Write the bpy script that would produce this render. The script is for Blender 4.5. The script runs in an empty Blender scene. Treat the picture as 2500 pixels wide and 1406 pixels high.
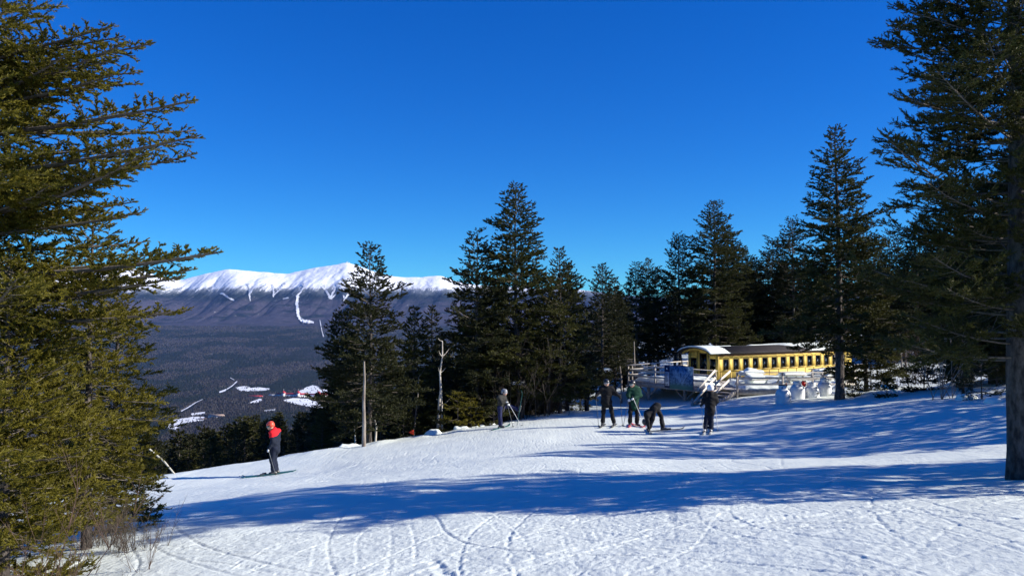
import bpy, math, random
import numpy as np
from mathutils import Vector, Matrix
R = math.radians
SC = bpy.context.scene
COL = SC.collection
# ---------------------------------------------------------------- camera, sun, sky
F_PX = 1850.0
PITCH = math.atan(67/F_PX)
cam = bpy.data.cameras.new('camera'); camo = bpy.data.objects.new('camera', cam); COL.objects.link(camo)
cam.sensor_width = 36; cam.lens = 36*F_PX/2500; cam.clip_start = 0.1; cam.clip_end = 60000
camo.location = (0, 0, 0); camo.rotation_euler = (math.pi/2+PITCH, 0, 0)
SC.camera = camo
SUN_EL = R(26); SUN_DIR = Vector((1, -0.13, 0)).normalized()          # towards the sun, horizontally
sd = Vector((SUN_DIR.x*math.cos(SUN_EL), SUN_DIR.y*math.cos(SUN_EL), math.sin(SUN_EL)))
sun = bpy.data.lights.new('sun', 'SUN'); sun.energy = 5.0; sun.angle = R(0.53); sun.color = (1.0, 0.95, 0.86)
so = bpy.data.objects.new('sun', sun); COL.objects.link(so)
so.rotation_euler = (-sd).to_track_quat('-Z', 'Y').to_euler()
W = bpy.data.worlds.new('World'); SC.world = W; W.use_nodes = True
nt = W.node_tree; nt.nodes.clear()
sky = nt.nodes.new('ShaderNodeTexSky'); sky.sky_type = 'NISHITA'; sky.sun_disc = False
sky.sun_elevation = SUN_EL; sky.sun_rotation = math.atan2(SUN_DIR.x, SUN_DIR.y)
sky.altitude = 2500; sky.air_density = 1.0; sky.dust_density = 0.1; sky.ozone_density = 3.0
hs = nt.nodes.new('ShaderNodeHueSaturation'); hs.inputs['Saturation'].default_value = 1.6; hs.inputs['Hue'].default_value = 0.52
gmn = nt.nodes.new('ShaderNodeGamma'); gmn.inputs[1].default_value = .75                     # softer fall-off towards the zenith
tn = nt.nodes.new('ShaderNodeMix'); tn.data_type = 'RGBA'; tn.blend_type = 'MULTIPLY'; tn.inputs[0].default_value = 1; tn.inputs[7].default_value = (.25,.82,1.0,1)
bg = nt.nodes.new('ShaderNodeBackground'); bg.inputs[1].default_value = 0.15
wo = nt.nodes.new('ShaderNodeOutputWorld')
nt.links.new(sky.outputs[0], gmn.inputs[0]); nt.links.new(gmn.outputs[0], hs.inputs['Color']); nt.links.new(hs.outputs[0], tn.inputs[6]); nt.links.new(tn.outputs[2], bg.inputs[0]); nt.links.new(bg.outputs[0], wo.inputs[0])
SC.view_settings.view_transform = 'Standard'; SC.view_settings.look = 'None'
SC.view_settings.exposure = 0.70; SC.view_settings.gamma = 1.0
SC.render.engine = 'CYCLES'
SC.cycles.max_bounces = 6; SC.cycles.transparent_max_bounces = 8; SC.cycles.volume_bounces = 0

cp, sp_ = math.cos(PITCH), math.sin(PITCH)
def ray(px, py):
    a = (px-1250)/F_PX; b = (703-py)/F_PX
    x, y, z = a, cp-b*sp_, sp_+b*cp
    return x/y, z/y                                                   # per metre of depth
def P(px, py, D):
    u, v = ray(px, py); return Vector((u*D, D, v*D))
# ---------------------------------------------------------------- noise
def _hash(ix, iy, s):
    h = (ix.astype(np.int64)*374761393 + iy.astype(np.int64)*668265263 + s*974634777) & 0xffffffff
    h = ((h ^ (h >> 13))*1274126177) & 0xffffffff
    h = h ^ (h >> 16)
    return (h & 0xffffff)/16777216.0
def vnoise(x, y, s=0):
    ix = np.floor(x); iy = np.floor(y); fx = x-ix; fy = y-iy
    fx = fx*fx*(3-2*fx); fy = fy*fy*(3-2*fy)
    a = _hash(ix, iy, s); b = _hash(ix+1, iy, s); c = _hash(ix, iy+1, s); d = _hash(ix+1, iy+1, s)
    return (a*(1-fx)+b*fx)*(1-fy)+(c*(1-fx)+d*fx)*fy - .5
def fbm(x, y, o=4, s=0, g=.5):
    t = 0; a = 1.
    for i in range(o):
        t = t + a*vnoise(x*2**i+17*i, y*2**i+31*i, s+i); a *= g
    return t
def smooth(a, b, x):
    t = np.clip((x-a)/(b-a), 0, 1); return t*t*(3-2*t)
# ---------------------------------------------------------------- terrain of the near slope
CTRL = [(1250,1406,6.4),(0,1406,8.8),(2500,1406,5.2),(1250,1215,11.4),(340,1260,13.2),(2400,1250,7.6),(2485,1180,10.5),
 (1480,1038,31),(1545,1040,31),(1600,1050,29),(1727,1060,28),(1225,1045,33),(1430,1012,44),(668,1160,25),(888,1088,30),
 (1500,1095,21.5),(1530,938,62),(1630,1000,46),(1690,990,43),(1930,982,38),(2060,975,38),(2150,962,37),(2350,975,29),(2440,992,25),
 (2300,1085,18.5),(2000,1105,21.5),(350,1168,26),(500,1150,27.5),(1000,1072,33),(1380,1003,41),(150,1345,9.6),(1820,968,44.5),(2000,1015,29),(2200,1010,27)]
cx_, cy_, cz_ = [], [], []
for a, b, c in CTRL:
    p = P(a, b, c); cx_.append(p.x); cy_.append(p.y); cz_.append(p.z)
for x, y, z in [(0,0,-1.6),(10,0,-.9),(-10,0,-2.9),(18,10,-1.6),(25,30,-2.2),(30,60,-3.9),(12,60,-4.9),(20,75,-4.6),(0,75,-6.8),(-20,10,-5.6),
                (-14,60,-9),(-5,50,-7),(22,52,-4.9),(14,52,-5.0),(24,18,-1.9),(9.5,50,-5.6)]:
    cx_.append(x); cy_.append(y); cz_.append(z)
cx_ = np.array(cx_); cy_ = np.array(cy_); cz_ = np.array(cz_)
def _U(r2): return np.where(r2 > 1e-9, .5*r2*np.log(r2+1e-12), 0)
n_ = len(cx_)
K = _U((cx_[:,None]-cx_)**2+(cy_[:,None]-cy_)**2) + np.eye(n_)*6.0
Pm = np.stack([np.ones(n_), cx_, cy_], 1)
A_ = np.block([[K, Pm],[Pm.T, np.zeros((3,3))]])
w_ = np.linalg.solve(A_, np.concatenate([cz_, [0,0,0]]))
CREST = np.array([(-60,14),(-30,20),(-16.2,24.5),(-12.65,26.3),(-9.3,29.3),(-5.97,31.0),(-4.46,33.2),(-.93,34.8),(1.0,37),(2.9,41),(3.8,47),(4.5,60),(6,90),(20,125),(90,160)], float)
def crest_d(x, y):
    best = np.full(x.shape, 1e9); sgn = np.ones(x.shape)
    for i in range(len(CREST)-1):
        a = CREST[i]; d = CREST[i+1]-a; L = d@d
        t = np.clip(((x-a[0])*d[0]+(y-a[1])*d[1])/L, 0, 1)
        ex = x-a[0]-t*d[0]; ey = y-a[1]-t*d[1]; q = ex*ex+ey*ey
        s = np.where(d[0]*ey-d[1]*ex > 0, 1, -1)
        m = q < best; best = np.where(m, q, best); sgn = np.where(m, s, sgn)
    return np.sqrt(best)*sgn
def gbase(x, y):
    x = np.asarray(x, float); y = np.asarray(y, float)
    xc = np.clip(x, -22, 32); yc = np.clip(y, 0, 75)
    z = w_[n_] + w_[n_+1]*xc + w_[n_+2]*yc
    for i in range(n_):
        z = z + w_[i]*_U((xc-cx_[i])**2+(yc-cy_[i])**2)
    s = crest_d(x, y)
    sp = np.maximum(s, 0)
    drop = np.where(sp < 3, .06*sp*sp, .54+.36*(sp-3)); drop = np.where(sp > 55, .54+.36*52+.25*(sp-55), drop)
    return z - drop
def g(x, y):
    return float(gbase(np.array([x]), np.array([y]))[0])
# ---------------------------------------------------------------- materials
MATS = {}
def mat(name, col, rough=.7, col2=None, scale=5, bump=0, bscale=None, metal=0, spec=.3, stretch=None, coords='Object', detail=4, lo=.35, hi=.65):
    m = bpy.data.materials.new(name); m.use_nodes = True; t = m.node_tree; b = t.nodes['Principled BSDF']
    b.inputs['Base Color'].default_value = (*col, 1); b.inputs['Roughness'].default_value = rough
    b.inputs['Metallic'].default_value = metal; b.inputs['Specular IOR Level'].default_value = spec
    tc = t.nodes.new('ShaderNodeTexCoord'); mp = t.nodes.new('ShaderNodeMapping')
    t.links.new(tc.outputs[coords], mp.inputs[0])
    if stretch: mp.inputs['Scale'].default_value = stretch
    c2 = col2 or tuple(c*.8 for c in col)
    n = t.nodes.new('ShaderNodeTexNoise'); n.inputs['Scale'].default_value = scale; n.inputs['Detail'].default_value = detail
    r = t.nodes.new('ShaderNodeValToRGB'); r.color_ramp.elements[0].position = lo; r.color_ramp.elements[1].position = hi
    r.color_ramp.elements[0].color = (*col, 1); r.color_ramp.elements[1].color = (*c2, 1)
    t.links.new(mp.outputs[0], n.inputs[0]); t.links.new(n.outputs[0], r.inputs[0]); t.links.new(r.outputs[0], b.inputs['Base Color'])
    if bump:
        n2 = t.nodes.new('ShaderNodeTexNoise'); n2.inputs['Scale'].default_value = bscale or scale*3; n2.inputs['Detail'].default_value = 5
        bp = t.nodes.new('ShaderNodeBump'); bp.inputs['Strength'].default_value = 1; bp.inputs['Distance'].default_value = bump
        t.links.new(mp.outputs[0], n2.inputs[0]); t.links.new(n2.outputs[0], bp.inputs['Height']); t.links.new(bp.outputs[0], b.inputs['Normal'])
    MATS[name] = m; return m
def foliage(name, c1, c2, rough=.6, tr=.25):
    m = bpy.data.materials.new(name); m.use_nodes = True; t = m.node_tree; b = t.nodes['Principled BSDF']
    b.inputs['Roughness'].default_value = rough; b.inputs['Specular IOR Level'].default_value = .25
    gm = t.nodes.new('ShaderNodeNewGeometry'); r = t.nodes.new('ShaderNodeValToRGB')
    r.color_ramp.elements[0].color = (*c1, 1); r.color_ramp.elements[1].color = (*c2, 1)
    tc = t.nodes.new('ShaderNodeTexCoord'); n = t.nodes.new('ShaderNodeTexNoise'); n.inputs['Scale'].default_value = 1.3; n.inputs['Detail'].default_value = 3
    mx = t.nodes.new('ShaderNodeMath'); mx.operation = 'MULTIPLY_ADD'; mx.inputs[1].default_value = .35
    mm = t.nodes.new('ShaderNodeMath'); mm.operation = 'MULTIPLY_ADD'; mm.inputs[1].default_value = 1.6; mm.inputs[2].default_value = -.45
    t.links.new(tc.outputs['Object'], n.inputs[0]); t.links.new(n.outputs[0], mm.inputs[0])
    t.links.new(gm.outputs['Random Per Island'], mx.inputs[0]); t.links.new(mm.outputs[0], mx.inputs[2])
    t.links.new(mx.outputs[0], r.inputs[0]); t.links.new(r.outputs[0], b.inputs['Base Color'])
    if tr:
        tl = t.nodes.new('ShaderNodeBsdfTranslucent'); ms = t.nodes.new('ShaderNodeMixShader'); ms.inputs[0].default_value = tr
        t.links.new(r.outputs[0], tl.inputs[0]); t.links.new(b.outputs[0], ms.inputs[1]); t.links.new(tl.outputs[0], ms.inputs[2])
        t.links.new(ms.outputs[0], t.nodes['Material Output'].inputs[0])
    MATS[name] = m; return m
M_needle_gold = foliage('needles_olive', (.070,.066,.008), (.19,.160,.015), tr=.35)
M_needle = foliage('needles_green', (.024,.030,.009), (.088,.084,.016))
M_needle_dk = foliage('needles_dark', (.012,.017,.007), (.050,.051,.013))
M_twig = mat('twig_bark', (.16,.135,.11), .9, (.09,.075,.06), 20)
M_bark = mat('spruce_bark', (.035,.029,.026), .95, (.125,.105,.092), 16, bump=.05, bscale=30, stretch=(1,1,.4))
M_grey = mat('dead_wood', (.33,.29,.25), .9, (.14,.11,.09), 7, bump=.015, bscale=26, stretch=(1,1,.25))
M_birch = mat('pale_bark', (.62,.57,.50), .85, (.33,.29,.24), 8, bump=.01, stretch=(1,1,.5))
M_brush = mat('brown_twigs', (.115,.07,.048), .95, (.07,.045,.032), 8)
M_brush_grey = mat('grey_brown_twigs', (.10,.078,.062), .95, (.06,.05,.04), 8)
# snow
def snow_mat(name, bdist=.02, sc=14, rough=.55):
    m = bpy.data.materials.new(name); m.use_nodes = True; t = m.node_tree; b = t.nodes['Principled BSDF']
    b.inputs['Roughness'].default_value = rough; b.inputs['Specular IOR Level'].default_value = .25
    b.inputs['Base Color'].default_value = (.755,.80,.735,1)
    tc = t.nodes.new('ShaderNodeTexCoord')
    n = t.nodes.new('ShaderNodeTexNoise'); n.inputs['Scale'].default_value = sc; n.inputs['Detail'].default_value = 7; n.inputs['Roughness'].default_value = .68
    mp = t.nodes.new('ShaderNodeMapping'); mp.inputs['Scale'].default_value = (1,.55,1); mp.inputs['Rotation'].default_value = (0,0,.5)
    bp = t.nodes.new('ShaderNodeBump'); bp.inputs['Distance'].default_value = bdist; bp.inputs['Strength'].default_value = 1
    t.links.new(tc.outputs['Object'], mp.inputs[0]); t.links.new(mp.outputs[0], n.inputs[0]); t.links.new(n.outputs[0], bp.inputs['Height']); t.links.new(bp.outputs[0], b.inputs['Normal'])
    MATS[name] = m; return m
M_snow = snow_mat('snow', .014, 16)
M_snow_soft = snow_mat('soft_snow', .02, 6)
# ---------------------------------------------------------------- mesh helpers
def mk_mesh(name, V, faces, mats, midx=None, smooth_=False):
    """faces: list of int arrays (n,k)"""
    V = np.asarray(V, np.float32).reshape(-1, 3)
    me = bpy.data.meshes.new(name); me.vertices.add(len(V)); me.vertices.foreach_set('co', V.ravel())
    faces = [np.asarray(f, np.int32) for f in faces if len(f)]
    idx = np.concatenate([f.ravel() for f in faces]); sz = np.concatenate([np.full(len(f), f.shape[1], np.int32) for f in faces])
    st = np.concatenate([[0], np.cumsum(sz)[:-1]]).astype(np.int32)
    me.loops.add(len(idx)); me.loops.foreach_set('vertex_index', idx)
    me.polygons.add(len(sz)); me.polygons.foreach_set('loop_start', st)
    try: me.polygons.foreach_set('loop_total', sz)
    except Exception: pass
    for m in mats: me.materials.append(m)
    if midx is not None: me.polygons.foreach_set('material_index', np.asarray(midx, np.int32))
    if smooth_: me.polygons.foreach_set('use_smooth', np.ones(len(sz), bool))
    me.update(calc_edges=True); me.validate()
    return me
def link(name, me, parent=None, loc=(0,0,0)):
    o = bpy.data.objects.new(name, me); COL.objects.link(o); o.location = loc
    if parent: o.parent = parent
    return o
def empty(name, loc, rz=0):
    o = bpy.data.objects.new(name, None); COL.objects.link(o); o.location = loc; o.rotation_euler = (0,0,rz); o.empty_display_size = .2
    return o
def tag(o, label=None, cat=None, group=None, kind=None):
    if label: o['label'] = label
    if cat: o['category'] = cat
    if group: o['group'] = group
    if kind: o['kind'] = kind
    return o
def plabel(o, l): o['label'] = l; return o
class MB:
    def __init__(s): s.v = []; s.f = {}; s.n = 0; s.m = {}
    def add(s, V, Fs, mi=0):
        V = np.asarray(V, float).reshape(-1,3); s.v.append(V)
        for f in Fs:
            f = np.asarray(f, int)
            if len(f) == 0: continue
            s.f.setdefault((f.shape[1]), []).append(f+s.n); s.m.setdefault(f.shape[1], []).append(np.full(len(f), mi))
        s.n += len(V)
    def box(s, c, size, mi=0, M=None):
        x, y, z = [q/2 for q in size]
        V = np.array([(-x,-y,-z),(x,-y,-z),(x,y,-z),(-x,y,-z),(-x,-y,z),(x,-y,z),(x,y,z),(-x,y,z)], float)
        if M is not None: V = V@np.array(M.to_3x3()).T
        s.add(V+np.array(c, float), [[(0,3,2,1),(4,5,6,7),(0,1,5,4),(1,2,6,5),(2,3,7,6),(3,0,4,7)]], mi)
    def bx(s, x0, x1, y0, y1, z0, z1, mi=0): s.box(((x0+x1)/2,(y0+y1)/2,(z0+z1)/2), (abs(x1-x0),abs(y1-y0),abs(z1-z0)), mi)
    def beam(s, a, b, w, h, mi=0, up=(0,0,1)):
        a = Vector(a); b = Vector(b); d = b-a; L = d.length; d.normalize()
        u = Vector(up); r = d.cross(u)
        if r.length < 1e-4: r = d.cross(Vector((0,1,0)))
        r.normalize(); u = r.cross(d)
        M = Matrix((d, r, u)).transposed()
        s.box((a+b)/2, (L, w, h), mi, M)
    def tube(s, pts, rad, n=8, mi=0, caps=True):
        pts = [Vector(p) for p in pts]; k = len(pts)
        if not hasattr(rad, '__len__'): rad = [rad]*k
        V = []; 
        t = (pts[1]-pts[0]).normalized(); r = t.orthogonal().normalized()
        for i, p in enumerate(pts):
            t = (pts[min(i+1,k-1)]-pts[max(i-1,0)]).normalized()
            r = (r-t*r.dot(t)).normalized(); q = t.cross(r)
            for j in range(n):
                a = 2*math.pi*j/n; V.append(p+(r*math.cos(a)+q*math.sin(a))*rad[i])
        F = [(i*n+j, i*n+(j+1)%n, (i+1)*n+(j+1)%n, (i+1)*n+j) for i in range(k-1) for j in range(n)]
        s.add(V, [F], mi)
        if caps:
            s.add(V[:n], [[tuple(range(n-1,-1,-1))]], mi); s.add(V[-n:], [[tuple(range(n))]], mi)
    def lathe(s, prof, c=(0,0,0), n=24, mi=0):
        V = [(c[0]+r*math.cos(2*math.pi*j/n), c[1]+r*math.sin(2*math.pi*j/n), c[2]+z) for r, z in prof for j in range(n)]
        k = len(prof); F = [(i*n+j, i*n+(j+1)%n, (i+1)*n+(j+1)%n, (i+1)*n+j) for i in range(k-1) for j in range(n)]
        s.add(V, [F], mi)
    def mesh(s, name, mats, smooth_=False):
        fs = []; ms = []
        for k in sorted(s.f):
            fs.append(np.concatenate(s.f[k])); ms.append(np.concatenate(s.m[k]))
        return mk_mesh(name, np.concatenate(s.v), fs, mats if isinstance(mats, (list,tuple)) else [mats], np.concatenate(ms), smooth_)
    def build(s, name, mats, parent=None, smooth_=False, bevel=0):
        o = link(name, s.mesh(name, mats, smooth_), parent)
        if bevel:
            b = o.modifiers.new('bevel', 'BEVEL'); b.width = bevel; b.segments = 2; b.limit_method = 'ANGLE'
        return o
# surface nets on a smooth union of tapered capsules
def sdf_mesh(caps, res=.02, k=.03, extra=None):
    c0 = np.array([list(c[0])+list(c[1])+[c[2], c[3]] for c in caps], float)
    lo = np.minimum((c0[:,:3]-c0[:,6:7]).min(0), (c0[:,3:6]-c0[:,7:8]).min(0))-res*3
    hi = np.maximum((c0[:,:3]+c0[:,6:7]).max(0), (c0[:,3:6]+c0[:,7:8]).max(0))+res*3
    n = np.ceil((hi-lo)/res).astype(int)+1
    ax = [lo[i]+np.arange(n[i])*res for i in range(3)]
    X, Y, Z = np.meshgrid(*ax, indexing='ij')
    acc = np.zeros(X.shape)
    for c in c0:
        a = c[:3]; d = c[3:6]-a; L = d@d+1e-12
        t = np.clip(((X-a[0])*d[0]+(Y-a[1])*d[1]+(Z-a[2])*d[2])/L, 0, 1)
        q = np.sqrt((X-a[0]-t*d[0])**2+(Y-a[1]-t*d[1])**2+(Z-a[2]-t*d[2])**2)-(c[6]*(1-t)+c[7]*t)
        acc += np.exp(-np.clip(q/k, -40, 40))
    S = -k*np.log(acc+1e-30)
    if extra is not None: S = extra(X, Y, Z, S)
    return nets(S, lo, res)
def nets(S, lo, res):
    ins = S < 0
    sx, sy, sz = [q-1 for q in S.shape]
    cnt = np.zeros((sx,sy,sz)); acc = np.zeros((sx,sy,sz,3))
    cor = [(i,j,k) for i in (0,1) for j in (0,1) for k in (0,1)]
    for a in cor:
        for b in cor:
            if sum(b)-sum(a) == 1 and all(b[q] >= a[q] for q in range(3)):
                va = S[a[0]:a[0]+sx, a[1]:a[1]+sy, a[2]:a[2]+sz]; vb = S[b[0]:b[0]+sx, b[1]:b[1]+sy, b[2]:b[2]+sz]
                m = (va < 0) != (vb < 0); t = np.where(m, va/(va-vb+1e-20*(va==vb)), 0)
                for q in range(3): acc[...,q] += np.where(m, a[q]+t*(b[q]-a[q]), 0)
                cnt += m
    act = cnt > 0; idx = -np.ones(act.shape, int); idx[act] = np.arange(act.sum())
    co = np.argwhere(act)
    V = lo+(co+acc[act]/cnt[act][:,None])*res
    Fs = []
    for ax in range(3):
        o1, o2 = [(1,2),(2,0),(0,1)][ax]
        sl = [slice(0,-1)]*3; sh = [slice(0,-1)]*3
        A = S[:-1,:-1,:-1] < 0
        d = [0,0,0]; d[ax] = 1
        B = S[d[0]:S.shape[0]-1+d[0], d[1]:S.shape[1]-1+d[1], d[2]:S.shape[2]-1+d[2]] < 0
        m = (A != B); e = np.argwhere(m); e = e[(e[:,o1] > 0) & (e[:,o2] > 0)]
        if len(e) == 0: continue
        e1 = e.copy(); e1[:,o1] -= 1; e2 = e.copy(); e2[:,o2] -= 1; e12 = e1.copy(); e12[:,o2] -= 1
        q = np.stack([idx[tuple(w.T)] for w in (e, e1, e12, e2)], 1)
        fl = A[tuple(e.T)]
        q[~fl] = q[~fl][:, ::-1]
        q = q[(q >= 0).all(1)]
        Fs.append(q)
    return V, [np.concatenate(Fs)]
def blob(name, caps, m, parent=None, res=.02, k=.03, extra=None):
    V, Fq = sdf_mesh(caps, res, k, extra)
    o = link(name, mk_mesh(name, V, Fq, [m], None, True), parent); return o
# ================================================================= GROUND: the near slope
def near_canvas():
    """height changes left by skis: carved arcs, skid marks and chunks, 2.5 cm cells"""
    rng = np.random.default_rng(5)
    x0, y0, c = -20., 4., .025
    nx, ny = int(44/c), int(42/c)
    T = np.zeros((nx, ny), np.float32)
    def stamp(x, y, w, dep, nrm, berm):
        r = int((w*2.2)/c)+1
        i = int((x-x0)/c); j = int((y-y0)/c)
        if i < r or j < r or i >= nx-r-1 or j >= ny-r-1: return
        gx = (np.arange(i-r, i+r+1)*c+x0-x)[:,None]; gy = (np.arange(j-r, j+r+1)*c+y0-y)[None,:]
        d = gx*nrm[0]+gy*nrm[1]; q = np.sqrt(gx*gx+gy*gy)
        gr = -dep*np.exp(-(q/w)**2*1.6)
        bm = berm*np.exp(-((d-w*1.25)/(w*.5))**2)*np.exp(-(q/(w*1.7))**2)
        S = T[i-r:i+r+1, j-r:j+r+1]
        S[:] = np.where(gr < -dep*.25, np.minimum(S, gr), S)
        S[:] = np.where((bm > berm*.3), np.maximum(S, bm), S)
    n = 0
    for k in range(1300):
        y = 4+38*rng.random()**1.5; x = rng.uniform(-.8,.8)*max(y,6)*1.0+rng.normal(0,1)
        a = rng.choice([rng.normal(2.4,.5), rng.normal(.9,.5), rng.normal(2.9,.35), rng.normal(1.5,.4)]); kap = rng.normal(0,.09)
        L = rng.uniform(2,11)*(1 if y < 20 else 1.6); w = rng.choice([.012,.017,.024,.07,.12], p=[.44,.34,.17,.04,.01]); dep = .9*w*rng.uniform(.35,1.0)
        if w > .06: L = rng.uniform(.6,2.4); dep = .018*rng.uniform(.5,1.1)
        pair = rng.random() < .5; sep = rng.uniform(.14,.5)
        ds = .03; st = int(L/ds); ph = rng.uniform(0,6); sw = rng.random() < .35
        for i in range(st):
            kk = kap+(.35*math.cos(ph+i*ds*1.1) if sw else 0); a += kk*ds
            x += math.cos(a)*ds; y += math.sin(a)*ds
            f = math.sin(math.pi*min(1,(i+1)/st))**.4
            nr = (-math.sin(a), math.cos(a)); sgn = 1 if kap > 0 else -1
            stamp(x, y, w, dep*f, (nr[0]*sgn, nr[1]*sgn), dep*.75*f)
            if pair: stamp(x+nr[0]*sep, y+nr[1]*sep, w, dep*f*.8, (nr[0]*sgn, nr[1]*sgn), dep*.6*f)
    return T, x0, y0, c
TR, tx0, ty0, tc_ = near_canvas()
def sample(T, x, y):
    u = (x-tx0)/tc_; v = (y-ty0)/tc_
    i = np.clip(np.floor(u).astype(int), 0, T.shape[0]-2); j = np.clip(np.floor(v).astype(int), 0, T.shape[1]-2)
    fu = np.clip(u-i,0,1); fv = np.clip(v-j,0,1); inside = (u > 1)&(v > 1)&(u < T.shape[0]-2)&(v < T.shape[1]-2)
    return np.where(inside, (T[i,j]*(1-fu)+T[i+1,j]*fu)*(1-fv)+(T[i,j+1]*(1-fu)+T[i+1,j+1]*fu)*fv, 0)
def gfull(x, y):
    z = gbase(x, y); s = crest_d(x, y)
    out = smooth(-.5, 2.5, s)                                        # beyond the groomed run
    rb = smooth(.60, .9, x/np.maximum(y,4))*smooth(14,20,y)+smooth(34.5,38,y)*smooth(8,16,x)
    out = np.clip(out+rb, 0, 1)
    fl = .10*fbm(x*.25, y*.25, 3, 1) + .022*fbm(x*.9, y*.9, 3, 8)
    rough = .0075*fbm(x*3.2+.4*y, y*3.0, 6, 21, .76)
    lump = .35*np.maximum(0, fbm(x*.55, y*.55, 4, 33))*out
    edge = .16*np.maximum(0, vnoise(x*1.3, y*1.3, 77)+.1)*np.exp(-((s+.2)/.8)**2)
    return z + fl + rough*(1+out) + lump + edge + sample(TR, x, y)*(1-out)
xs = [0.0]; st = .018
while xs[-1] < 30:
    xs.append(xs[-1]+st); 
    if xs[-1] > 4.5: st = min(st*1.0035, .14)
while xs[-1] < 190: st *= 1.12; xs.append(xs[-1]+st)
xs = np.array(xs); xs = np.concatenate([-xs[:0:-1], xs])
ys = [4.3]
while ys[-1] < 48: ys.append(ys[-1]+max(.022, ys[-1]**2/(758*1.6*2.4)*.95))
while ys[-1] < 270: ys.append(ys[-1]*1.02)
yn = []; q = 4.3; s_ = .03
while q > -22: q -= s_; s_ *= 1.15; yn.append(q)
ys = np.array(yn[::-1]+ys)
GX, GY = np.meshgrid(xs, ys, indexing='ij')
GZ = np.empty(GX.shape)
for i in range(0, GX.shape[0], 200): GZ[i:i+200] = gfull(GX[i:i+200], GY[i:i+200])
nx, ny = GX.shape
I = np.arange(nx*ny).reshape(nx, ny)
Fg = np.stack([I[:-1,:-1], I[1:,:-1], I[1:,1:], I[:-1,1:]], -1).reshape(-1,4)
og = link('snow_slope', mk_mesh('snow_slope', np.stack([GX,GY,GZ],-1), [Fg], [M_snow], None, True))
tag(og, kind='structure'); print('ground', nx, ny)
del GX, GY, GZ, I, Fg
def gs(x, y): return float(gfull(np.array([float(x)]), np.array([float(y)]))[0])
# ================================================================= VALLEY AND MOUNTAINS
RID = np.array([(-600,690),(-200,672),(0,664),(80,662),(160,664),(250,643),(300,650),(380,670),(440,684),(500,669),(560,657),(620,662),(700,668),(760,655),(850,640),(885,652),(930,668),(985,678),(1040,676),(1075,672),(1120,690),(1200,699),(1300,704),(1400,706),(1450,711),(1520,722),(1700,730),(2100,715),(2700,700),(3300,700)], float)
_rx = np.arange(-600, 3300, 4.0); _ry = np.interp(_rx, RID[:,0], RID[:,1]); _k = np.exp(-(np.arange(-8,9)/3.2)**2); _ry = np.convolve(np.pad(_ry, 8, 'edge'), _k/_k.sum(), 'valid')
def zfar(X, Y):
    px = 1250+F_PX*X/np.maximum(Y, 3000)
    E = (770-np.interp(px, _rx, _ry))/F_PX
    Yr = 13000
    hill = -410+340*smooth(2000, 240, Y)
    base = hill+ smooth(4800, 9800, Y)*300
    t = np.clip((Y-9600)/(Yr-9600), 0, 1)
    wv = fbm(X/900, Y/2600, 4, 91); rav = np.abs(vnoise(X/520+wv*.8, Y/3600, 5))*2
    shape = t**1.35
    top = E*Yr
    m = (top-(-110))*shape
    amp = (t*(1-t)*4)
    rv2 = np.abs(vnoise(X/210+wv*.6, Y/2600, 15))*2
    m = m + 8*t*fbm(X/120, Y/260, 4, 71)
    m = m + amp*(-70*(1-rav)**2+50 + 60*wv - 38*(1-rv2)**2 + 30*fbm(X/150, Y/500, 4, 14))
    back = np.clip((Y-Yr)/2500, 0, 1)
    m = m*(1-.5*back)
    return base + m + 14*fbm(X/450, Y/450, 4, 3)*smooth(1500,3000,Y)
yv = [235.]
while yv[-1] < 2400: yv.append(yv[-1]*1.05)
while yv[-1] < 9600: yv.append(yv[-1]*1.0065)
while yv[-1] < 13400: yv.append(yv[-1]+15)
while yv[-1] < 15600: yv.append(yv[-1]+120)
yv = np.array(yv); uu = np.concatenate([np.linspace(-9500,-8000,20)[:-1], np.linspace(-8000,3200,900), np.linspace(3200,9800,140)[1:]])
VX, VY = np.meshgrid(uu, yv, indexing='ij'); VZ = zfar(VX, VY)
nx, ny = VX.shape; I = np.arange(nx*ny).reshape(nx, ny)
Fv = np.stack([I[:-1,:-1], I[1:,:-1], I[1:,1:], I[:-1,1:]], -1).reshape(-1,4)
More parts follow.
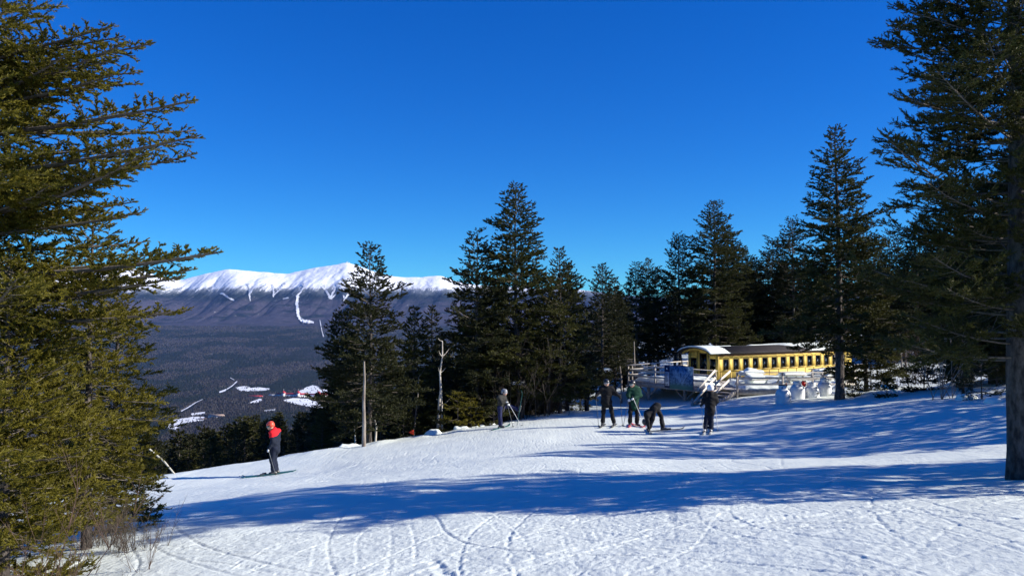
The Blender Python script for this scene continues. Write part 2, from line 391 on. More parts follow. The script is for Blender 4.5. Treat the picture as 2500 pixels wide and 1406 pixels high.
def far_mat():
    m = bpy.data.materials.new('far_terrain'); m.use_nodes = True; t = m.node_tree; b = t.nodes['Principled BSDF']; L = t.links.new
    b.inputs['Roughness'].default_value = .9; b.inputs['Specular IOR Level'].default_value = .1
    gm = t.nodes.new('ShaderNodeNewGeometry'); sx = t.nodes.new('ShaderNodeSeparateXYZ'); L(gm.outputs['Position'], sx.inputs[0])
    def noise(scale, stretch, det=6, rough=.6):
        mp = t.nodes.new('ShaderNodeMapping'); mp.inputs['Scale'].default_value = stretch
        n = t.nodes.new('ShaderNodeTexNoise'); n.inputs['Scale'].default_value = scale; n.inputs['Detail'].default_value = det; n.inputs['Roughness'].default_value = rough
        L(gm.outputs['Position'], mp.inputs[0]); L(mp.outputs[0], n.inputs[0]); return n.outputs[0]
    def mth(op, a, b_, c=None):
        n = t.nodes.new('ShaderNodeMath'); n.operation = op
        for i, v in enumerate((a, b_, c)):
            if v is None: continue
            if isinstance(v, (int,float)): n.inputs[i].default_value = v
            else: L(v, n.inputs[i])
        return n.outputs[0]
    def rng(v, a, b_):
        n = t.nodes.new('ShaderNodeMapRange'); n.interpolation_type = 'SMOOTHSTEP'; L(v, n.inputs[0]); n.inputs[1].default_value = a; n.inputs[2].default_value = b_; return n.outputs[0]
    def mix(f, a, b_):
        n = t.nodes.new('ShaderNodeMix'); n.data_type = 'RGBA'; L(f, n.inputs[0])
        for v, k in ((a, 6), (b_, 7)):
            if isinstance(v, tuple): n.inputs[k].default_value = (*v, 1)
            else: L(v, n.inputs[k])
        return n.outputs[2]
    z = sx.outputs[2]
    nb = noise(.0022, (1,.9,1)); nf = noise(.02, (1,.6,.6), 6, .7)
    patch = rng(noise(.0042, (.35,.8,1), 7, .65), .50, .58)
    conif = mix(nf, (.003,.006,.007), (.017,.023,.021)); hard = mix(nf, (.026,.025,.036), (.078,.066,.085))  # hardwood tone with some of the distant haze's blue-purple put into its colour
    zz = mth('MULTIPLY_ADD', nb, 260, z)
    purple = rng(zz, -60, 10)
    low = mix(patch, conif, hard)
    up = mix(rng(noise(.005, (.4,.7,2), 6, .6), .50, .66), hard, conif)
    c = mix(purple, low, up)
    zt = mth('MULTIPLY_ADD', noise(.0035, (1,.5,1), 5, .6), 200, z)
    c = mix(rng(zt, 260, 400), c, conif)
    grey = rng(mth('MULTIPLY_ADD', noise(.004, (1.3,.35,.6), 8, .7), 330, z), 440, 660)
    c = mix(grey, c, (.22,.24,.27))
    sn = rng(mth('MULTIPLY_ADD', noise(.035, (1.4,.35,.5), 6, .7), 230, mth('MULTIPLY_ADD', noise(.009, (1.8,.16,.4), 9, .72), 420, z)), 715, 800)
    c = mix(sn, c, (.88,.89,.92))
    rk = rng(noise(.018, (1,.5,.8), 8, .75), .60, .72)
    rk2 = mth('MULTIPLY', rk, rng(mth('MULTIPLY_ADD', z, -1, 0.0), -850, -620)); c = mix(rk2, c, (.42,.42,.44))
    L(c, b.inputs['Base Color'])
    bp = t.nodes.new('ShaderNodeBump'); bp.inputs['Distance'].default_value = 14; bp.inputs['Strength'].default_value = .8
    L(noise(.012, (1,.5,1), 7, .7), bp.inputs['Height']); L(bp.outputs[0], b.inputs['Normal'])
    return m
ov = link('valley_and_mountains', mk_mesh('valley_and_mountains', np.stack([VX,VY,VZ],-1), [Fv], [far_mat()], None, True))
tag(ov, kind='structure')
Ds = np.concatenate([np.geomspace(1800, 9000, 1200), np.linspace(9010, 13600, 700)])
def hit(px, py):
    u, v = ray(px, py); z = zfar(u*Ds, Ds); k = np.argmax(z >= v*Ds)
    if z[k] < v*Ds[k]: k = len(Ds)-1
    return u*Ds[k], Ds[k], z[k]
M_snow_far = mat('far_snow', (.86,.87,.90), .8, (.62,.64,.68), .02, coords='Object')
M_gully = mat('gully_snow', (.80,.82,.86), .8, (.25,.28,.34), .03)
def ribbon(name, pts, wid, m, lift=6, seg=14, jag=.35, seed=0, parent=None):
    """a strip of snow lying on the far ground; wid in photo pixels across"""
    rg = np.random.default_rng(seed); V = []; pts = np.array(pts, float)
    tt = np.linspace(0, len(pts)-1, seg*(len(pts)-1)+1)
    if not hasattr(wid, '__len__'): wid = [wid]*len(pts)
    for t in tt:
        x = np.interp(t, range(len(pts)), pts[:,0]); y = np.interp(t, range(len(pts)), pts[:,1]); w = np.interp(t, range(len(pts)), wid)
        X, Y, Z = hit(x, y); hw = w/F_PX*Y*.5
        i = int(min(t, len(pts)-1.001)); d = pts[i+1]-pts[i]
        hor = abs(d[0]) > 2.2*abs(d[1])
        if hor:
            X1, Y1, Z1 = hit(x, y+w*.5*(1+rg.normal()*jag)); X2, Y2, Z2 = hit(x, y-w*.5*(1+rg.normal()*jag))
        else:
            X1, Y1 = X-hw*(1+rg.normal()*jag), Y; X2, Y2 = X+hw*(1+rg.normal()*jag), Y
        for a, b_ in ((X1,Y1),(X2,Y2)): V.append((a, b_, float(zfar(np.array([a]), np.array([b_]))[0])+lift))
    V = np.array(V); k = len(V)//2; mid = (V[0::2]+V[1::2])/2
    for row in mid: row[2] = float(zfar(np.array([row[0]]), np.array([row[1]]))[0])+lift
    W3 = np.stack([V[0::2], mid, V[1::2]], 1).reshape(-1,3)
    F = [(3*i+j, 3*i+j+1, 3*i+j+4, 3*i+j+3) for i in range(k-1) for j in (0,1)]
    o = link(name, mk_mesh(name, W3, [F], [m], None, True), parent); return o
def struct(o): o['kind'] = 'structure'; return o
struct(ribbon('snow_track', [(736,713),(727,722),(725,745),(728,772),(735,783),(748,788)], [4,6,7,7,9,6], M_snow_far, 10, seed=1))
struct(ribbon('snow_field', [(738,784),(752,787),(766,789)], [5,8,3], M_snow_far, 10, seed=2))
GUL = [([(605,694),(610,706),(609,722),(611,736)],[7,5,4,2]),([(617,706),(611,716)],[3,5]),([(666,695),(668,712),(667,727)],[4,4,2]),([(697,690),(684,708),(668,722)],[7,5,3]),
 ([(740,693),(742,703),(733,715)],[5,4,3]),([(705,728),(690,731)],[3,2]),([(785,700),(800,716),(806,731)],[6,5,5]),([(826,692),(815,712),(806,731)],[7,5,4]),([(822,718),(808,732)],[4,3]),
 ([(866,704),(848,722),(838,738)],[6,4,3]),([(838,722),(842,734)],[3,3]),([(540,716),(552,724),(560,730),(572,735)],[8,5,4,4]),([(509,709),(511,712)],[3,3]),([(587,706),(590,708)],[4,4])]
for k, (a, w) in enumerate(GUL): struct(ribbon('snow_gully', a, w, M_gully, 9, seed=20+k))
ROADS = [([(579,934),(566,946),(552,955),(535,962)],[3,3.5,4,4]),([(562,925),(572,931)],[2,2]),([(495,979),(478,987),(460,999),(442,1009)],[2.5,3,4,5]),([(781,783),(786,810),(790,824)],[1.5,1.5,2.5])]
for k, (a, w) in enumerate(ROADS): struct(ribbon('snowy_road', a, w, M_snow_far, 9, seed=50+k, jag=.15))
# snow clearings, outlines on the valley floor
CLR = [[(575,948),(590,945),(606,944),(600,951),(630,947),(660,950),(656,955),(620,957),(585,957)],
 [(690,980),(715,974),(760,976),(810,978),(812,1003),(760,998),(742,994),(715,988)],
 [(730,957),(748,947),(764,942),(775,945),(785,950),(812,950),(815,972),(730,972)],
 [(402,1040),(430,1026),(470,1020),(500,1020),(498,1030),(470,1033),(452,1040),(430,1052),(405,1050)],
 [(465,1012),(500,1008),(502,1013),(470,1018)], [(605,987),(635,975),(641,979),(628,986)], [(645,1004),(675,1001),(672,1006),(645,1008)]]
CW = []
for k, poly in enumerate(CLR):
    w = [hit(*p) for p in poly]; CW.append(np.array([(a, b_) for a, b_, c_ in w]))
    c = np.mean([(a, b_) for a, b_, c_ in w], 0); rg = random.Random(k)
    V = [(c[0], c[1], float(zfar(np.array([c[0]]), np.array([c[1]]))[0])+5)]
    ring = []
    for i in range(len(w)):
        a = w[i]; b_ = w[(i+1)%len(w)]
        for q in range(5):
            t = q/5; j = (rg.random()-.5)*.05
            x = a[0]+(b_[0]-a[0])*t; y = a[1]+(b_[1]-a[1])*t; x += (x-c[0])*j; y += (y-c[1])*j; ring.append((x, y))
    n = len(ring)
    for s in (.35,.7,1.0):
        for x, y in ring:
            X = c[0]+(x-c[0])*s; Y = c[1]+(y-c[1])*s; V.append((X, Y, float(zfar(np.array([X]), np.array([Y]))[0])+5))
    T3 = [(0, 1+i, 1+(i+1)%n) for i in range(n)]
    Q = [(1+r*n+i, 1+(r+1)*n+i, 1+(r+1)*n+(i+1)%n, 1+r*n+(i+1)%n) for r in (0,1) for i in range(n)]
    struct(link('snow_clearing', mk_mesh('snow_clearing', V, [T3, Q], [M_snow_far], None, True)))
def in_poly(x, y, poly):
    r = np.zeros(x.shape, bool); n = len(poly)
    for i in range(n):
        a = poly[i]; b_ = poly[(i+1)%n]
        c = ((a[1] > y) != (b_[1] > y)) & (x < (b_[0]-a[0])*(y-a[1])/(b_[1]-a[1]+1e-9)+a[0]); r ^= c
    return r
# forest on the valley floor
def valley_forest():
    rg = np.random.default_rng(11); N = 300000
    Y = 2300*(9000/2300)**rg.random(N)**1.0; px = rg.uniform(-750, 1150, N); X = (px-1250)/F_PX*Y
    ok = np.ones(N, bool)
    keep_ = (rg.random(N) < .05)
    for p in CW: ok &= ~in_poly(X, Y, p) | keep_
    for a, w in ROADS[:3]:
        q = [hit(*p) for p in a]
        for i in range(len(q)-1):
            a0 = np.array(q[i][:2]); d = np.array(q[i+1][:2])-a0; t = np.clip(((X-a0[0])*d[0]+(Y-a0[1])*d[1])/(d@d),0,1)
            ok &= np.hypot(X-a0[0]-t*d[0], Y-a0[1]-t*d[1]) > 16
    X = X[ok]; Y = Y[ok]
    kind = fbm(X/260, Y/420, 4, 44) + rg.normal(0,.10,len(X)) > .02
    for nm, sel, mt, hh, ww in (('conifer_forest', ~kind, foliage('far_conifers', (.003,.007,.006), (.019,.026,.019), tr=0), (10,17), (3.2,5)), ('bare_hardwood_forest', kind, foliage('far_hardwoods', (.026,.025,.027), (.080,.071,.070), tr=0), (7,12), (3.5,5.5))):
        x = X[sel]; y = Y[sel]; n = len(x); z = zfar(x, y); h = rg.uniform(*hh, n); w = rg.uniform(*ww, n)*.62*(Y[sel]/4000)**.3
        a = rg.uniform(0, 6.28, n); V = np.empty((n, 7 if 'bare' in nm else 5, 3))
        for k in range(4):
            V[:,k,0] = x+w*np.cos(a+k*1.571); V[:,k,1] = y+w*np.sin(a+k*1.571); V[:,k,2] = z-2+(h*.25 if 'bare' in nm else 0)
        if 'bare' in nm:
            V[:,4,0] = x+w*.5; V[:,4,1] = y; V[:,4,2] = z+h; V[:,5,0] = x-w*.5; V[:,5,1] = y; V[:,5,2] = z+h*.93; V[:,6] = V[:,4]; V[:,6,2] += 1; V[:,6,0] -= w*.5
            F = np.array([(0,1,4),(1,2,5),(2,3,5),(3,0,4),(0,4,6),(1,6,4),(1,5,6),(3,6,5),(3,4,6)])
        else:
            V[:,4,0] = x; V[:,4,1] = y; V[:,4,2] = z+h
            F = np.array([(0,1,4),(1,2,4),(2,3,4),(3,0,4)])
        Fa = (F[None]+(np.arange(n)*V.shape[1])[:,None,None]).reshape(-1,3)
        o = link(nm, mk_mesh(nm, V.reshape(-1,3), [Fa], [mt])); tag(o, 'dark conifers covering the far valley floor' if 'con' in nm else 'grey brown leafless trees covering parts of the valley floor', 'forest', kind='stuff')
valley_forest()
# ================================================================= SPRUCES
def unit(v): return v/np.maximum(np.linalg.norm(v, axis=-1, keepdims=True), 1e-9)
class Crown:
    """collects twig prisms and needle blades"""
    def __init__(s, seed, shoot=.10, s2=.08, s3=.07, nb=12, bl=.034, bw=.010, l2max=.75, wf=.42):
        s.r = np.random.default_rng(seed); s.shoot = shoot; s.s2 = s2; s.s3 = s3; s.nb = nb; s.bl = bl; s.bw = bw; s.l2max = l2max; s.wf = wf
        s.tw = []; s.bv = []
    def sticks(s, A, B, w0, w1):
        s.tw.append((np.asarray(A), np.asarray(B), np.broadcast_to(w0, len(A)), np.broadcast_to(w1, len(A))))
    def blades(s, A, D, L, nb=None):
        """A start, D unit direction, L length of every shoot"""
        r = s.r; nb = nb or s.nb; n = len(A)
        if n == 0: return
        u = (np.arange(nb)+.5)/nb; u = u[None]+r.uniform(-.4,.4,(n,nb))/nb
        p = A[:,None]+D[:,None]*(L[:,None]*u)[...,None]
        q = r.normal(0,1,(n,nb,3)); q[...,2] += .35; q = unit(q-D[:,None]*(q*D[:,None]).sum(-1,keepdims=True))
        al = r.uniform(.35,.95,(n,nb))[...,None]
        d = D[:,None]*np.cos(al)+q*np.sin(al)
        ln = s.bl*r.uniform(.7,1.25,(n,nb,1)); sd_ = unit(np.cross(d, r.normal(0,1,(n,nb,3))))*s.bw*.5
        s.bv.append(np.stack([p-sd_, p+sd_, p+d*ln], 2).reshape(-1,3,3))
    def branch(s, base, az, L, e0, c, t0=.22, droop=.05, dens=1.0, wr=.012):
        """main axis rises at e0 and bends by c"""
        r = s.r; o = np.array([math.cos(az), math.sin(az), 0.]); sd_ = np.array([-o[1], o[0], 0.]); up = np.array([0,0,1.])
        bend = r.normal(0,.10)
        def ax(t): t = np.asarray(t)[...,None]; return base+o*(L*t*math.cos(e0))+sd_*(bend*L*t*t)+up*(L*t*math.sin(e0)+c*L*t*t)
        k = max(3, int(L/.35)+1); tt = np.linspace(0,1,k+1); pts = ax(tt)
        ww = wr*(1-.8*tt)*max(L,.4)/1.2+.003
        s.sticks(pts[:-1], pts[1:], ww[:-1], ww[1:])
        n2 = max(3, int(L*(1-t0)/s.s2*dens)); t = t0+(1-t0)*(np.arange(n2)+r.uniform(0,1,n2))/n2
        side = np.where(np.arange(n2)%2, 1., -1.)
        tan = unit(ax(t+.01)-ax(t-.01))
        be = r.normal(.95,.18,n2); vt = r.normal(.12,.28,n2)
        d2 = unit(tan*np.cos(be)[:,None]+sd_*(np.sin(be)*side)[:,None]+up*vt[:,None])
        sh = (1-t)**.75*np.minimum(1, (t-t0)/.15+.35)
        l2 = np.minimum(s.wf*L*sh*r.uniform(.55,1.25,n2)+s.shoot*1.1, s.l2max)
        b2 = ax(t)
        s.sticks(b2, b2+d2*l2[:,None], .0035, .0015)
        # side shoots
        n3 = np.maximum(1, (l2/s.s3*dens).astype(int)); i = np.repeat(np.arange(n2), n3); N = len(i)
        fr = r.uniform(.12,1,N); sg = np.where(r.random(N) < .5, 1., -1.)
        p3 = b2[i]+d2[i]*(l2[i]*fr)[:,None]; p3[:,2] -= droop*(fr*l2[i])**2
        lat = unit(np.cross(d2[i], up)); ga = r.normal(.7,.2,N)
        d3 = unit(d2[i]*np.cos(ga)[:,None]+lat*(np.sin(ga)*sg)[:,None]+up*r.normal(.22,.33,N)[:,None])
        l3 = s.shoot*r.uniform(.6,1.3,N)
        s.blades(p3, d3, l3)
        # along the secondaries and at the tip
        n4 = np.maximum(1, (l2/s.shoot).astype(int)); i = np.repeat(np.arange(n2), n4); N = len(i)
        fr = r.uniform(.2,1,N); s.blades(b2[i]+d2[i]*(l2[i]*fr)[:,None], d2[i], np.full(N, s.shoot))
        tp = ax(np.array([1.,.93,.86])); s.blades(tp, unit(ax(np.array([1.,.93,.86]))-ax(np.array([.95,.88,.8]))), np.full(3, s.shoot*1.2))
    def dead(s, base, az, L, e0):
        r = s.r; o = np.array([math.cos(az), math.sin(az), math.tan(e0)]); p = [base]
        for k in range(4): p.append(p[-1]+o*L/4+r.normal(0,.03*L,3))
        p = np.array(p); s.sticks(p[:-1], p[1:], .007, .004)
        i = r.integers(0,4,6); a = p[i]+(p[i+1]-p[i])*r.random((6,1)); s.sticks(a, a+(o+r.normal(0,.6,3))*L*.25*r.random((6,1)), .004, .002)
    def arrays(s):
        A = np.concatenate([a for a,b,c,d in s.tw]); B = np.concatenate([b for a,b,c,d in s.tw]); w0 = np.concatenate([c for a,b,c,d in s.tw]); w1 = np.concatenate([d for a,b,c,d in s.tw])
        D = unit(B-A); ref = np.where(np.abs(D[:,2:3]) > .9, np.array([[1.,0,0]]), np.array([[0,0,1.]])); U = unit(np.cross(D, ref)); V_ = np.cross(D, U)
        T = []
        for k in range(3):
            a = k*2.0944; q = U*math.cos(a)+V_*math.sin(a); T.append((A+q*w0[:,None], B+q*w1[:,None]))
        V = np.stack([T[0][0],T[1][0],T[2][0],T[0][1],T[1][1],T[2][1]],1).reshape(-1,3); n = len(A)
        F = (np.array([(0,1,4,3),(1,2,5,4),(2,0,3,5)])[None]+(np.arange(n)*6)[:,None,None]).reshape(-1,4)
        Bv = np.concatenate(s.bv).reshape(-1,3); Ft = np.arange(len(Bv)).reshape(-1,3)+len(V)
        return np.concatenate([V,Bv]), Ft, F
    def mesh(s, name, needle):
        V, Ft, F = s.arrays()
        return mk_mesh(name, V, [Ft, F], [needle, M_twig], np.concatenate([np.zeros(len(Ft)), np.ones(len(F))]))
def spruce_crown(seed, h, Rm, cb, detail='mid', needle=None, explicit=None, dens=1.0, pw=.95, top=.03, lim=None, gap=1.0, dead=True):
    P_ = dict(near=dict(shoot=.10, s2=.062, s3=.040, nb=16, bl=.038, bw=.0135, l2max=.62, wf=.40),
              midnear=dict(shoot=.13, s2=.10, s3=.075, nb=10, bl=.058, bw=.019, l2max=.7, wf=.42),
              mid=dict(shoot=.17, s2=.105, s3=.075, nb=11, bl=.085, bw=.044, l2max=.85, wf=.46),
              far=dict(shoot=.28, s2=.24, s3=.19, nb=7, bl=.18, bw=.085, l2max=.9, wf=.42))[detail]
    C = Crown(seed, **P_); r = C.r; z = cb; tc0 = r.normal(0,.07); te0 = r.normal(0,.10); C.wf *= r.uniform(.8,1.15); gap = gap*r.uniform(.85,1.25)
    step = dict(near=.15, midnear=.19, mid=.40, far=.50)[detail]*gap
    while z < h*.985:
        f = (z-cb)/(h-cb)
        env = Rm*((1-f)**pw*(.55+.45*min(1, f/.12+.3))+top)
        nbr = (5 if f < .9 else 4)+(1 if detail in ('mid','far') else 0); tier = r.uniform(.72,1.08); C.shoot = P_['shoot']*(1-.55*f**2); C.bl = P_['bl']*(1-.45*f**2)
        a0 = r.uniform(0,6.28)
        for k in range(nbr):
            az = a0+k*6.283/nbr+r.normal(0,.3)
            L = env*tier*r.uniform(.6,1.15)*(1.22 if r.random() < .12 else 1)
            if r.random() < .08: continue
            if lim is not None: L = min(L, lim(az, z))
            L = max(L, .10)
            e0 = -.20+.80*f**1.5+r.normal(0,.07); e0 += te0*(1-f); c = .15+tc0+r.normal(0,.06)
            C.branch(np.array([0,0,z+r.normal(0,.035)]), az, L, e0, c, t0=.18 if f > .3 else .26, dens=dens)
        z += step*(1-.45*f)*r.uniform(.8,1.2)
    C.bl = P_['bl']*.5
    for k in range(7):                                              # leader
        a = np.array([[0,0,h-.62+.09*k]]); C.blades(a, np.array([[0,0,1.]]), np.array([C.shoot]), C.nb)
    C.sticks(np.array([[0,0,h-.6]]), np.array([[0,0,h]]), .012, .004)
    if dead:
        for k in range(int(10+cb*5)):
            zz = r.uniform(max(.5,cb*.8), cb+(h-cb)*.25); C.dead(np.array([0,0,zz]), r.uniform(0,6.28), r.uniform(.4,1.0)*Rm*.55, r.normal(-.15,.15))
    if explicit:
        for (z_, az, L, e0, c) in explicit: C.wf = .23; C.branch(np.array([0,0,z_]), az, L, e0, c, t0=.12, dens=dens*1.7, wr=.016)
    return C.mesh('crown', needle or M_needle)
def trunk_mesh(h, r0, seed=0, n=12, m=None, flare=.35, crook=.012, z0=-.6, name='trunk'):
    rg = np.random.default_rng(seed); k = max(8, int(h*3)); zs = np.linspace(z0, h-.15, k); ph = rg.uniform(0,6.28,3)
    V = []
    for z in zs:
        f = max(0, z)/h; r = r0*(1-f)**.9+.008 + flare*r0*math.exp(-max(z,0)*4)
        cx = crook*h*.5*math.sin(ph[0]+f*5)*f; cy = crook*h*.5*math.sin(ph[1]+f*4)*f
        for j in range(n):
            a = 2*math.pi*j/n; q = r*(1+.07*math.sin(3*a+ph[2]+z*1.1)+.04*rg.normal()); V.append((cx+q*math.cos(a), cy+q*math.sin(a), z))
    F = [(i*n+j, i*n+(j+1)%n, (i+1)*n+(j+1)%n, (i+1)*n+j) for i in range(k-1) for j in range(n)]
    return mk_mesh(name, V, [F], [m or M_bark], None, True)
def place_tree(x, y, h, Rm, cb, seed, label, detail='mid', needle=None, r0=None, group=None, name='spruce_tree', z=None, **kw):
    z = g(x, y)-.05 if z is None else z
    t = empty(name, (x, y, z)); tag(t, label, 'tree', group)
    link('crown', spruce_crown(seed, h, Rm, cb, detail, needle, **kw), t)
    link('trunk', trunk_mesh(h, r0 or h*.0115, seed), t)
    return t
def px_tree(px, top, D, half_px, cbf, seed, label, **kw):
    """a tree given by where its tip shows; its foot goes on the ground below"""
    u, v = ray(px, top); x = u*D; zt = v*D; zg = g(x, D)-.05
    h = zt-zg
    return place_tree(x, D, h, half_px/F_PX*D, cbf*h, seed, label, **kw)
# --- big left spruce: trunk just outside the picture
zl = g(-6.1, 8.2)
def tip_branch(px, py, D, tx, ty, z_, tz0):
    """a branch from the trunk at height z_ that ends near the given spot"""
    q = P(px, py, D); dx = q.x-tx; dy = q.y-ty; L = math.hypot(dx, dy); e = math.atan2(q.z-tz0-z_, L)
    return (z_, math.atan2(dy, dx), L-.06, e-.10, .10)
ex = []
for px, py, dz in [(390,100,-.1),(300,75,-.1),(345,160,-.05),(440,215,-.1),(350,195,0),(468,285,-.15),(490,368,-.35),(400,400,-.1),(345,485,-.1),(300,520,0),(522,600,-.05),(490,650,-.1),(430,745,0),(360,575,-.05),(340,690,-.1),(200,20,-.1),(250,120,-.1),(300,330,-.1),(250,440,-.05),(280,800,0)]:
    for j in range(2 if px % 20 else 1):
        D = 8.0+random.Random(px+j).uniform(-.9,.9)-(.0 if j == 0 else .5)
        q = P(px-(0 if j == 0 else 45), py+(0 if j == 0 else 12), D); ex.append(tip_branch(px-(0 if j == 0 else 45), py+(0 if j == 0 else 12), D, -6.1, 8.2, q.z-zl+dz*1.2-.1, zl))
def limL(az, z):
    # overall outline towards the open slope
    zc = z+zl; py = 770-zc/8.2*F_PX
    edge = np.interp(py, [-2000,0,200,300,420,500,545,600,680,760,850,950,1050,1150,1250], [60,110,100,130,190,190,60,150,130,170,240,330,340,300,200])
    e = (edge-1250)/F_PX; den = math.cos(az)-e*math.sin(az)
    return max(.35, (e*8.2+6.1)/den-.15) if den > .15 else 2.6
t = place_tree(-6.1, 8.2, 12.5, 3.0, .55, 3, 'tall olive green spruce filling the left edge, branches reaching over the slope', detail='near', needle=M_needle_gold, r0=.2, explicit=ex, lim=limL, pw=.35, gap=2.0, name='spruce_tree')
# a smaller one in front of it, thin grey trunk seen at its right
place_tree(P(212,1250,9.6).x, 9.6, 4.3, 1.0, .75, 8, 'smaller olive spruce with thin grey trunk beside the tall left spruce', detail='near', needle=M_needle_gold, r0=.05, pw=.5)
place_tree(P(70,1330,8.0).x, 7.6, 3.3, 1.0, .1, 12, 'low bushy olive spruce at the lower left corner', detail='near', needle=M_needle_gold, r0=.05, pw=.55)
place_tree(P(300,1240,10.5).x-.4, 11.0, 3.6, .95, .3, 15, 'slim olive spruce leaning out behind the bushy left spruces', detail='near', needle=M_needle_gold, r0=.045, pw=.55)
# --- big right spruce
place_tree(7.02, 10.5, 10.4, 2.25, 1.75, 21, 'tall dark spruce at the right edge with thick bare lower trunk', detail='near', needle=M_needle, r0=.175, pw=.36, gap=1.45, dens=1.15, name='spruce_tree')
# --- the middle row, each seen on its own
T = [
 (905,600,33,118,.20,31,'dark broad spruce in front of the snowy peak, left end of the tree row','mid',M_needle_dk),
 (838,755,39,78,.12,32,'shorter spruce half hidden behind the left end of the tree row','mid',M_needle_dk),
 (1012,752,37,62,.22,33,'olive green spruce just right of the dark broad one','mid',M_needle),
 (1056,745,42,60,.22,34,'small pointed dark spruce above the white dead birch','mid',M_needle_dk),
 (1165,563,37,95,.26,35,'thin topped spruce left of the tallest centre spruce','mid',M_needle_dk),
 (1260,447,38,112,.24,36,'tallest spruce at the centre of the tree row','mid',M_needle),
 (1366,613,38.5,84,.18,37,'olive spruce with twin top right of the tallest centre spruce','mid',M_needle),
 (1384,640,41,70,.2,38,'spruce tip showing right behind the twin topped spruce','mid',M_needle_dk),
 (1470,642,52,62,.24,39,'dark spruce standing alone above the skier in black','mid',M_needle_dk),
 (1500,678,55,50,.24,40,'short spruce tucked behind the lone dark spruce','mid',M_needle_dk),
 (1553,640,60,62,.3,41,'bushy spruce above the far left end of the deck','mid',M_needle_dk),
 (1583,634,63,50,.3,42,'narrow spruce with crooked top above the deck','mid',M_needle),
 (1605,652,62,48,.3,43,'spruce between the crooked top and the taller ones at right','mid',M_needle_dk),
 (1657,572,60,66,.3,44,'sparse topped spruce left of the tall pair above the railcar','mid',M_needle_dk),
 (1742,490,60,92,.26,45,'tall spruce above the left end of the yellow railcar','mid',M_needle),
 (1776,558,63,70,.28,46,'spruce tip right behind the tall one above the railcar','mid',M_needle_dk),
 (1812,600,66,60,.3,47,'thin bare topped spruce above the railcar roof','mid',M_needle),
 (1842,632,70,62,.3,48,'low spruce in the dip of the skyline above the railcar','mid',M_needle_dk),
 (1886,588,66,66,.3,49,'spruce left of the wide one above the railcar middle','mid',M_needle_dk),
 (1934,535,62,84,.28,50,'wide spruce above the middle of the yellow railcar','mid',M_needle_dk),
 (2040,305,38,118,.33,51,'tall ragged spruce whose dark trunk stands before the railcar end','mid',M_needle),
 (2108,556,41.5,92,.14,52,'olive bushy spruce right of the ragged tall spruce','mid',M_needle),
 (2172,560,62,72,.12,53,'dark spruce behind the white snow mounds at right','mid',M_needle_dk),
 (2245,520,64,84,.16,54,'tall dark spruce left of the right edge spruce crown','mid',M_needle_dk),
 (2330,470,63,100,.14,55,'dark spruce behind the snow bank at right','mid',M_needle_dk),
 (2410,430,34.5,120,.10,56,'dark spruce close behind the right edge trunk','mid',M_needle_dk),
 (2480,350,33.5,120,.10,57,'dark spruce cut by the right edge of the view','mid',M_needle_dk)]
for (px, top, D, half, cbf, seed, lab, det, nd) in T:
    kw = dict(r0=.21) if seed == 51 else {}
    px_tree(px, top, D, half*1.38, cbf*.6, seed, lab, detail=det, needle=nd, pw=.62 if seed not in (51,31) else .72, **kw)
# --- small firs at the edges
for px, py_t, D, half, seed, lab, nd in [(1118,960,34.8,52,61,'bushy young fir at the snow edge left of the sign',M_needle_gold),(1150,975,35.2,45,62,'young fir beside the bushy one at the snow edge',M_needle_gold),
        (1206,975,35.2,26,63,'little fir behind the skier lifting a ski',M_needle),(1416,878,49,36,64,'slim young fir at the left of the dark shaded skier',M_needle),(1335,940,39.5,40,65,'low fir among the reddish brush',M_needle),
        (2165,930,35,34,66,'small snow covered fir on the bank right of the tanks',M_needle),(2125,850,41,46,67,'young fir right behind the ragged spruce trunk',M_needle_dk),(2080,930,38.5,22,68,'tiny dark fir at the foot of the ragged spruce',M_needle_dk),
        (2255,880,36,60,69,'dark young fir behind the bare saplings at right',M_needle_dk),(2395,880,28,70,70,'dark drooping fir left of the right edge trunk',M_needle_dk),(1075,1010,34.5,30,71,'scrubby fir at the snow edge below the white dead birch',M_needle_dk),(985,1000,35,40,72,'low dark fir behind the red pennant',M_needle_dk)]:
    px_tree(px, py_t, D, half*1.15, .03, seed, lab, detail='mid' if D > 30 else 'midnear', needle=nd, name='young_fir', dead=False, pw=.6)
# --- forest behind: shared meshes, own objects
PROTO = []
for k in range(7):
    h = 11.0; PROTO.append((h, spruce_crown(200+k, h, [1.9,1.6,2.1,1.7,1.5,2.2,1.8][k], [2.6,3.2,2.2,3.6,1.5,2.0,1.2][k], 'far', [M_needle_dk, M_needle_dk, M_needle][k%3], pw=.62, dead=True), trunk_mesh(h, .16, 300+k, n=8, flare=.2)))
def copy_tree(x, y, h, k, label, group, rz=0, wide=1.0, nm='spruce_tree', z=None):
    H, cm, tm = PROTO[k]; s = h/H
    t = empty(nm, (x, y, g(x,y)-.1 if z is None else z), rz); t.scale = (s*wide, s*wide, s); tag(t, label, 'tree', group)
    link('crown', cm, t); link('trunk', tm, t); return t
rg = random.Random(77)
def pick(px, t): return next(l for e, l in t if px < e)
def lab1(px): return pick(px, [(1530,'dark spruce in the dense wood left of the deck, above the three skiers'),(1680,'dark spruce in the dense wood rising behind the deck railing'),(1860,'dark spruce in the wood above the left half of the railway car roof'),(2060,'dark spruce in the wood above the right half of the railway car roof'),(9999,'dark spruce in the wood right of the railway car, behind the snow bank')])
def lab2(px): return pick(px, [(900,'spruce filling in behind the dark broad spruce at the left end of the row'),(1090,'spruce in the stand behind the white dead birch'),(1240,'spruce in the stand left behind the tallest centre spruce'),(9999,'spruce in the stand right behind the tallest centre spruce')])
